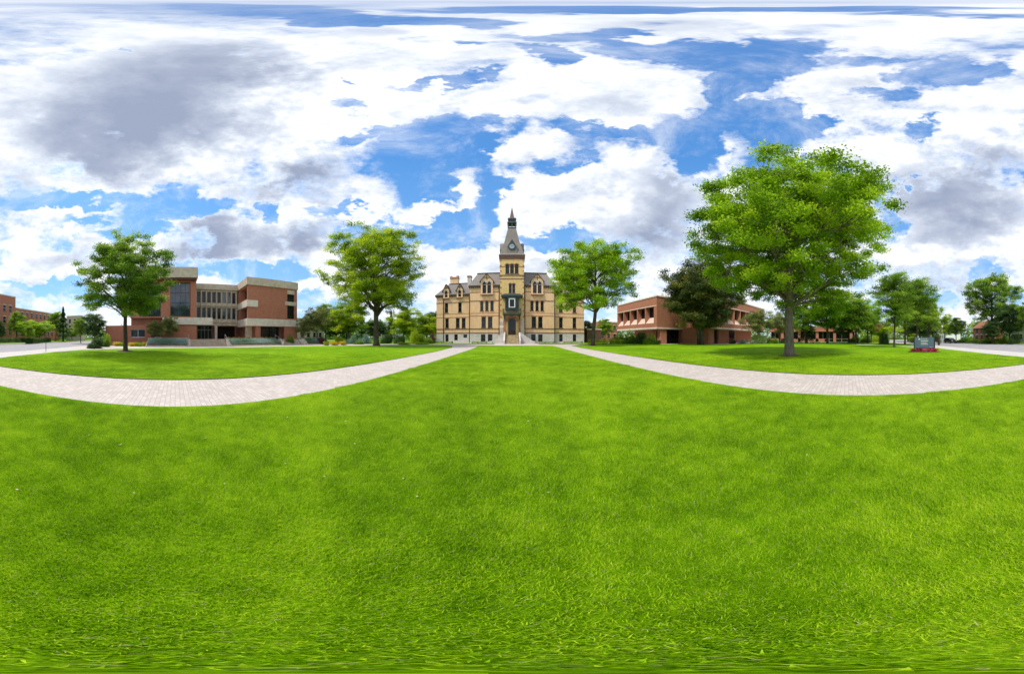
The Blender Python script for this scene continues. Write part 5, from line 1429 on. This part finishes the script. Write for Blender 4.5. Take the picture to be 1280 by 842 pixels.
T('round2', 1085, 52, 372, 20, 'bright green tree between the dark oval bush and the pale trunked tree')
T('round', 1160, 47, 366, 18, 'leafy green tree over the right post of the campus sign')
T('deep', 1150, 62, 388, 26, 'dark tree behind the two slim trees and the campus sign')
T('bigbg', 1241, 60, 341, 37, 'large spreading tree across the road at the right, above the orange brick house')
T('round', 1195, 66, 394, 14, 'small round green tree across the road, just right of the dark car')
T('elm', 1181, 78, 392, 12, 'pale yellow-green tree behind the dark car')
T('deep', 1262, 52, 376, 20, 'dark dense tree at the right edge, in front of the cream house')
T('round', 1284, 50, 372, 16, 'green tree cut off by the right edge of the view')
T('deep', 1240, 50, 398, 14, 'low dark tree under the large spreading tree across the road')
T('round', 1225, 78, 398, 12, 'green tree behind the orange brick house roof')
# behind and beside the hall
T('round', 756, 66, 396, 13, 'green tree in the gap right of the tan hall')
T('deep', 734, 62, 398, 10, 'dark tree tight against the right end of the tan hall')
T('elm', 533, 66, 392, 20, 'yellow-green tree touching the left end of the tan hall')
T('deep', 541, 78, 386, 18, 'dark tree behind the left end of the tan hall')
T('elm', 505, 58, 384, 22, 'bright yellow-green tree right of the tall elm trunk')
T('elm', 436, 56, 374, 25, 'bright yellow-green tree left of the tall elm trunk')
T('fir', 489, 70, 388, 13, 'tall dark pine right of the elm trunk')
T('fir', 433, 62, 380, 12, 'tall dark pine left of the elm trunk')
T('fir', 452, 74, 386, 12, 'dark pine showing just left of the elm trunk, farther back')
T('deep', 420, 72, 392, 22, 'dark tree far back, left of the elm')
T('deep', 470, 82, 398, 22, 'dark tree far behind the elm trunk')
T('deep', 512, 84, 394, 20, 'dark tree far behind the bright trees right of the elm')
T('olive', 396, 50, 380, 21, 'olive-green tree at the right corner of the campus centre')
T('round', 407, 62, 376, 20, 'feathery green tree behind the olive one at the campus centre corner')
T('olive', 379, 50, 396, 12, 'small olive tree against the right end wall of the campus centre')
T('olive', 212, 41, 392, 15, 'small olive tree behind the left lavender planter, against the brick wall')
T('olive', 193, 41.5, 398, 12, 'second small olive tree on the brick base wall, half hidden by the lawn tree')
# far left
T('deep', 118, 46, 388, 17, 'dark tree beside the left end of the brick base wall')
T('round', 101, 56, 394, 12, 'green tree left of the brick base wall')
T('fir', 79, 76, 382, 15, 'dark feathery conifer in front of the long brick hall')
T('tall', 70, 82, 386, 12, 'slim tree at the right end of the long brick hall')
T('round', 21, 70, 386, 12, 'green tree between the brick tower block and the long brick hall')
T('round2', 50, 68, 399, 20, 'low bright green tree in front of the long brick hall')
T('round2', 34, 66, 400, 16, 'second low bright green tree, nearer the brick tower block')
T('round', 37, 52, 404, 7, 'small young tree on the verge across the road at far left')
T('deep', 0, 64, 398, 8, 'dark tree at the left edge of the view')
T('round', 90, 84, 408, 12, 'small tree below the pale stone building end')

# distant wooded horizon, reads as one mass
def treeline():
    rng = np.random.default_rng(77); Cs = []
    n = 90000
    a = rng.uniform(-155, 155, n); h = 9.0+2.2*np.sin(a*.31)+1.6*np.sin(a*.83+1)+1.1*np.sin(a*2.1)
    d = rng.uniform(125, 150, n)
    z = rng.uniform(0, 1, n)*h
    ar = np.radians(a)
    C = np.stack([d*np.sin(ar), d*np.cos(ar), z], 1)
    me = quads_mesh('treeline', leaves_at(rng, C, 1.1, .4), np.clip(rng.uniform(.1, .7, n)+.2*np.sin(a*1.7), 0, 1), leaf_mid)
    o = bpy.data.objects.new('treeline', me); COL.objects.link(o)
    props(o, 'distant belt of green trees along the horizon', None, None, 'stuff')
treeline()

# ------------------------------------------------------------------ shrubs, hedges, flower beds
BU = {}
BU['green'] = bush_meshes(51, 1.0, 1.0, 1.0, leaf_mid, 5200, .10)
BU['deep'] = bush_meshes(52, 1.0, 1.0, 1.0, leaf_deep, 5600, .10)
BU['pale'] = bush_meshes(53, 1.0, 1.0, 1.0, leaf_pale, 5000, .10)
BU['lime'] = bush_meshes(54, 1.0, 1.0, 1.0, leaf_lime, 5200, .09)
BU['oval'] = bush_meshes(55, 1.0, 1.0, 1.0, leaf_deep, 8000, .07)
BU['yellow'] = bush_meshes(56, 1.0, 1.0, 1.0, leaf_yel, 4200, .09)
BU['silver'] = bush_meshes(57, 1.0, 1.0, 1.0, leaf_lav, 4200, .09)
BU['purple'] = bush_meshes(58, 1.0, 1.0, 1.0, leaf_purple, 4200, .10)
BU['bright'] = bush_meshes(59, 1.0, 1.0, 1.0, leaf_yellow, 5200, .10)
def Sb(kind, px, d, half, h, label, group='garden shrubs', name='shrub', cat='shrub', ry=None, z=0.0):
    r = d*math.tan(R(half/K))
    a = R((px-640)/K)
    put_bush(name, BU[kind], B(px, d), label, cat, group, (r, ry or r*.8, h), -a, z)
# hedge left of library
hx = bush_meshes(61, 7.0, .8, .9, leaf_lime, 26000, .09, box=True)
put_bush('clipped_hedge', hx, B(757, 47.5), 'low lime-yellow clipped hedge beside the maple before the tan hall', 'hedge', None, (.55, 1, 1), -R(22))
for i, (px, d, hf, h, kd, lb) in enumerate([
    (772, 51, 11, 2.6, 'green', 'green shrub at the left end of the library front, behind the lime hedge'),
    (786, 49.5, 11, 2.9, 'green', 'second green shrub from the left under the library overhang'),
    (800, 48, 11, 2.9, 'deep', 'dark green shrub in the middle of the row under the library overhang'),
    (812, 46.5, 10, 2.5, 'green', 'green shrub nearest the library corner pier'),
    (822, 45.5, 6, 1.0, 'deep', 'low dark shrub at the foot of the library corner pier')]):
    Sb(kd, px, d, hf, h, lb, 'shrubs under the library overhang')
Sb('pale', 948, 50.5, 14, 2.2, 'large pale variegated shrub in front of the library ground floor glass')
Sb('silver', 928, 49.5, 7, 1.0, 'small silvery shrub left of the pale variegated shrub')
Sb('deep', 916, 51, 6, .8, 'small dark shrub against the library brick wall')
Sb('green', 966, 51, 9, 1.6, 'green shrub right of the pale variegated shrub')
Sb('deep', 981, 53, 8, 1.5, 'dark shrub left of the big maple trunk')
Sb('purple', 961, 53.5, 4, 1.2, 'small purple shrub behind the green one by the library')
Sb('oval', 1105, 45, 7.6, 3.4, 'dark clipped oval bush on the right lawn', None, 'oval_bush', 'bush')
Sb('lime', 1097, 66, 10, 2.2, 'bright lime shrub left behind the dark oval bush')
Sb('lime', 1147, 70, 16, 2.0, 'bright lime shrub line seen over the campus sign')
Sb('green', 1068, 60, 8, 2.4, 'green shrub below the pale trunked tree')
Sb('green', 1082, 62, 8, 2.0, 'green shrub beneath the Japanese maple')
for px, d, h, lb in ((1216, 57, 1.3, 'low green shrub on the far side of the road, under the orange house'), (1232, 54, 1.6, 'green shrub across the road under the large spreading tree'),
                     (1250, 51, 2.3, 'rounded green shrub across the road, second from the right edge'), (1268, 49, 2.5, 'rounded dark shrub across the road at the right edge'),
                     (1203, 60, 1.4, 'low green shrub right of the dark car')):
    Sb('green' if px != 1268 else 'deep', px, d, 11, h, lb, 'shrubs across the road')
Sb('purple', 1171, 74, 6, 2.6, 'purple leaved shrub before the whitish house')
# left side
Sb('deep', 120, 31, 13, 1.5, 'long green shrub mound beside the path left of the lawn tree', None, 'juniper_mound', 'shrub', 2.2)
Sb('green', 131, 35, 8, 1.9, 'green shrub at the left end of the brick base wall')
Sb('lime', 136, 40, 4, 2.6, 'bright lime shrub at the corner of the brick base wall')
for px, kd, lb in ((146, 'yellow', 'yellow flowering clump at the left of the brick wall bed'), (154, 'lime', 'lime leaved clump in the brick wall bed, just left of the lawn tree trunk'), (165, 'yellow', 'yellow flowering clump just right of the lawn tree trunk'), (174, 'lime', 'lime leaved clump in the bed under the display window'), (182, 'yellow', 'yellow clump nearest the left lavender planter')):
    Sb(kd, px, 37+(px % 3)*.5, 7.5, .62+.08*(px % 4), lb, 'flower clumps along the brick base wall', 'flower_clump', 'flowers')
bed = MB(); bed.box(-43.3, -37.5, -14.2, -5.4, 0, .12); props(bed.build('flower_bed', soil), 'brown mulched bed along the foot of the brick base wall', 'flower bed')
for px, d, hf, h, kd, lb in ((417, 41, 8, .8, 'yellow', 'low yellow flower clump left of the elm trunk'), (428, 42, 7, .8, 'yellow', 'low yellow flower clump closer to the elm trunk'), (408, 40.5, 5, .9, 'lime', 'lime clump at the right end of the right-hand lavender planter'),
     (425, 50, 8, 2.0, 'lime', 'bright lime shrub behind the yellow flower clumps'), (440, 50, 8, 1.8, 'silver', 'silvery shrub behind the elm, left of its trunk'), (456, 50, 9, 2.2, 'silver', 'blue-green spreading shrub immediately left of the elm trunk'),
     (448, 47, 8, .9, 'green', 'low green shrub left of the elm trunk'), (484, 52, 10, 2.4, 'deep', 'dark green shrub right of the elm trunk'), (500, 50, 9, 2.0, 'deep', 'dark shrub below the bright young trees right of the elm'),
     (519, 49, 12, 3.0, 'bright', 'bright layered shrub left of the tan hall'), (533, 51, 10, 1.6, 'green', 'green shrub beside the left corner of the tan hall'), (540, 54, 6, 2.4, 'purple', 'brown-purple shrub against the left corner of the tan hall'),
     (506, 45, 12, .6, 'lime', 'low yellow-green ground shrub right of the elm'), (528, 46, 12, .6, 'lime', 'low yellow-green ground shrub near the left corner of the tan hall'), (402, 47, 10, 1.6, 'purple', 'dark purple shrub behind the right-hand lavender planter'), (384, 46, 8, 1.4, 'green', 'green shrub at the corner of the plaza, right of the steps'),
     (362, 44.5, 7, 2.2, 'green', 'green shrub against the right brick wall of the campus centre')):
    Sb(kd, px, d, hf, h, lb)
hb = bush_meshes(62, 5, .5, .45, leaf_mid, 9000, .08, box=True)
hall_shr = [(-17.5, 52.9, 'left'), (-8, 52.4, ''), (8.5, 52.4, ''), (15.5, 52.9, 'right')]
for (x, y, _), lb in zip(hall_shr, ('low hedge under the far left basement windows of the tan hall', 'low hedge under the basement windows left of the hall stairs', 'low hedge under the basement windows right of the hall stairs', 'low hedge under the far right basement windows of the tan hall')):
    put_bush('low_hedge', hb, (x, y), lb, 'hedge', 'low hedges along the tan hall', (.48 if abs(x) > 10 else .36, 1, .9), 0)
hl = bush_meshes(63, 9, 1.0, 1.0, leaf_deep, 26000, .12, box=True)
for px, d, rz, lb in ((6, 57, 4, 'clipped dark hedge in front of the brick tower block at far left'), (50, 60, 20, 'clipped dark hedge in front of the long brick hall')):
    put_bush('clipped_hedge', hl, B(px, d), lb, 'hedge', 'hedges across the road at far left', (1, 1, 1.2), R(rz))

# ------------------------------------------------------------------ campus sign with its begonia bed
def campus_sign():
    x, y = B(1155.5, 22.3); a = R((1155.5-640)/K)
    root = empty('campus_sign', (x, y, 0), -a, label='blue-grey campus sign board between dark posts on the right lawn', cat='sign')
    for s in (-1, 1):
        m = MB(); m.box(s*1.06-.05, s*1.06+.05, -.06, .06, 0, 1.58); m.box(s*1.06-.065, s*1.06+.065, -.075, .075, 1.58, 1.62)
        m.build('post', dark_metal, root, local=True)
    m = MB(); m.box(-1.008, 1.008, -.035, .035, .46, 1.56)
    p = m.build('panel', plain('slate_blue_enamel', (.11, .165, .235), .5, .25, .08), root, local=True)
    m = MB(); rg = random.Random(4)   # lines of small white lettering, too small to read
    def line(x0, x1, z, h, wd):
        q = x0
        while q < x1-.01:
            e = min(x1, q+rg.uniform(.5, 1.1)*wd); m.box(q, e, -.041, -.034, z, z+h*rg.uniform(.8, 1)); q = e+wd*(.3 if rg.random() < .8 else .9)
    line(-.42, .30, 1.36, .05, .035); line(-.36, .36, 1.13, .12, .06); line(-.36, .30, .93, .08, .045); line(-.36, .34, .80, .08, .045); line(.55, .85, .53, .04, .03)
    m.prism([(-.62, 1.34), (-.55, 1.27), (-.48, 1.34), (-.48, 1.45), (-.62, 1.45)], 'y', -.041, -.034)
    m.build('lettering', white_paint, p, local=True)
    m = MB(); m.box(-1.0, 1.0, -.015, .015, .40, .455); m.build('rail', dark_metal, root, local=True)
campus_sign()
def begonias():
    x, y = B(1155.5, 22.3); a = R((1155.5-640)/K)
    root = empty('begonia_bed', (x, y, 0), -a, label='oval bed of crimson and pink begonias under the campus sign', cat='flower bed')
    n = 28; pts = [(1.75*math.cos(2*math.pi*i/n), .55*math.sin(2*math.pi*i/n)) for i in range(n)]
    m = MB(); m.prism(pts[::-1], 'z', LZ-.02, LZ+.06); m.build('soil', soil, root, local=True)
    rng = np.random.default_rng(8); C = []; tt = []
    for i in range(60):
        r = math.sqrt(rng.uniform(0, .85)); q = rng.uniform(0, 6.28); cx, cy = 1.65*r*math.cos(q), .48*r*math.sin(q)
        k = 70; d = unit(rng, k); C.append(np.stack([cx+d[:, 0]*.13, cy+d[:, 1]*.13, .1+np.abs(d[:, 2])*.30], 1)); tt.append(np.clip(rng.choice([.1, .35, .9])+rng.uniform(-.15, .15, k), 0, 1))
    me = quads_mesh('flowers', leaves_at(rng, np.concatenate(C), .07, .5, .8), np.concatenate(tt), leaf_crim)
    o = bpy.data.objects.new('flowers', me); COL.objects.link(o); o.parent = root
begonias()

# ------------------------------------------------------------------ street furniture and the car
def street_sign():
    x, y = B(57.5, 23.5)
    root = empty('street_sign', (x, y, 0), R(35), label='thin grey post with a small pale sign beside the left end of the left lawn', cat='sign')
    MB().tube([(0, 0, 0), (0, 0, 2.95)], .03, 8).build('post', dark_metal, root, local=True)
    MB().box(-.15, .15, -.045, -.032, 2.35, 2.85).build('sign_plate', white_paint, root, local=True)
street_sign()
def lamp(px, d, h, label):
    x, y = B(px, d)
    root = empty('street_lamp', (x, y, 0), 0, label=label, cat='street lamp')
    m = MB(); m.tube([(0, 0, 0), (0, 0, .4)], [.11, .08], 8); m.tube([(0, 0, .4), (0, 0, h-.5)], .045, 8); m.build('post', concrete_l, root, local=True)
    m = MB(); m.frustum(0, 0, h-.5, .10, h-.1, .17); m.frustum(0, 0, h-.1, .2, h, .06); m.build('lantern', white_paint, root, local=True)
lamp(1177.5, 50, 4.3, 'slim pale lamp post by the road between the sign and the dark car')
def bin_():
    x, y = B(1173.5, 42)
    root = empty('litter_bin', (x, y, 0), 0, label='small dark litter bin at the road edge right of the campus sign', cat='bin')
    MB().tube([(0, 0, 0), (0, 0, .1), (0, 0, .85), (0, 0, .9)], [.2, .25, .28, .24], 12).build('body', dark_metal, root, local=True)
    MB().tube([(0, 0, .9), (0, 0, 1.0), (0, 0, 1.08)], [.3, .27, .08], 12).build('lid', dark_metal, root, local=True)
bin_()
def car():
    x, y = B(1187.5, 58); z0 = -.09
    root = empty('parked_car', (x, y, z0), R(4), label='small black hatchback stopped on the road at the right', cat='car')
    paint = plain('black_car_paint', (.012, .013, .018), .25, .6, .05)
    prof = [(-2.05, .32), (-2.12, .62), (-2.02, .88), (-1.15, .98), (-.55, 1.42), (.95, 1.46), (1.75, 1.02), (2.02, .92), (2.08, .55), (2.02, .3)]
    arch = lambda cx: [(cx+.36*math.cos(R(a)), .30+.36*math.sin(R(a))) for a in range(0, 181, 20)]
    low = [(2.02, .3)] + [(p[0], max(p[1], .3)) for p in arch(1.32)] + [(p[0], max(p[1], .3)) for p in arch(-1.3)] + [(-2.05, .32)]
    full = prof + low[1:-1]
    m = MB()
    secs = [(-.86, .97), (-.80, 1.0), (.80, 1.0), (.86, .97)]
    # body with tumblehome: upper points drawn in
    b = len(m.v); n = len(full)
    for yy, sc in secs:
        for px_, pz in full:
            k = 0.80 if pz > 1.2 else (.97 if pz > .9 else 1.0)
            m.v.append((px_*sc, yy*k, pz))
    for s_ in range(len(secs)-1):
        for i in range(n):
            j = (i+1) % n; m.f.append((b+s_*n+i, b+s_*n+j, b+(s_+1)*n+j, b+(s_+1)*n+i)); m.m.append(0)
    m.f.append(tuple(b+i for i in reversed(range(n)))); m.f.append(tuple(b+(len(secs)-1)*n+i for i in range(n))); m.m += [0, 0]
    m.build('body', paint, root, local=True)
    gl = glass_dark
    for s in (-1, 1):
        m = MB(); f = [(-1.0, s*.845, 1.0), (1.5, s*.845, 1.03), (.95, s*.70, 1.40), (-.5, s*.70, 1.37)]; m.face(f if s < 0 else f[::-1]); m.build('side_window', gl, root, local=True)
    m = MB(); m.face([(-1.17, .72, 1.0), (-1.17, -.72, 1.0), (-.6, -.62, 1.41), (-.6, .62, 1.41)]); m.build('windscreen', gl, root, local=True)
    m = MB(); m.face([(1.72, -.72, 1.06), (1.72, .72, 1.06), (1.02, .62, 1.44), (1.02, -.62, 1.44)]); m.build('rear_window', gl, root, local=True)
    for cx in (-1.3, 1.32):
        for s in (-1, 1):
            m = MB(); m.tube([(cx, s*.66, .31), (cx, s*.87, .31)], .31, 18); w = m.build('wheel', plain('tyre', (.02, .02, .02), .9), root, local=True)
            m = MB(); m.tube([(cx, s*.80, .31), (cx, s*.885, .31)], .19, 12); m.build('rim', steel, w, local=True)
    for s in (-1, 1):
        m = MB(); m.box(-2.12, -2.0, s*.62-.15, s*.62+.15, .66, .80); m.build('headlight', white_paint, root, local=True)
        m = MB(); m.box(2.0, 2.1, s*.66-.12, s*.66+.12, .72, .9); m.build('tail_light', plain('red_lens', (.3, .01, .01), .3), root, local=True)
        m = MB(); m.box(-.85, -.68, s*.86-.02, s*.86+.14*s+.02, .98, 1.1); m.build('mirror', paint, root, local=True)
car()

# ------------------------------------------------------------------ camera: full sphere high, 273.6 degrees wide
cd = bpy.data.cameras.new('camera'); cam = bpy.data.objects.new('camera', cd); COL.objects.link(cam)
cd.type = 'PANO'
try: tgt = cd.cycles; tgt.panorama_type = 'EQUIRECTANGULAR'
except Exception: tgt = cd; cd.panorama_type = 'EQUIRECTANGULAR'
tgt.longitude_min = -R(136.8); tgt.longitude_max = R(136.8); tgt.latitude_min = -R(90); tgt.latitude_max = R(90)
cd.clip_start = 0.05; cd.clip_end = 3000
cam.location = (0, 0, EYE); cam.rotation_euler = (R(90), 0, 0)
S.camera = cam
S.view_settings.view_transform = 'Standard'; S.view_settings.look = 'None'; S.view_settings.gamma = 1.0
S.view_settings.exposure = 0.45
S.render.engine = 'CYCLES'
S.cycles.max_bounces = 6; S.cycles.diffuse_bounces = 3; S.cycles.glossy_bounces = 2; S.cycles.transmission_bounces = 3; S.cycles.transparent_max_bounces = 4
S.cycles.sample_clamp_indirect = 4
S.cycles.use_denoising = True
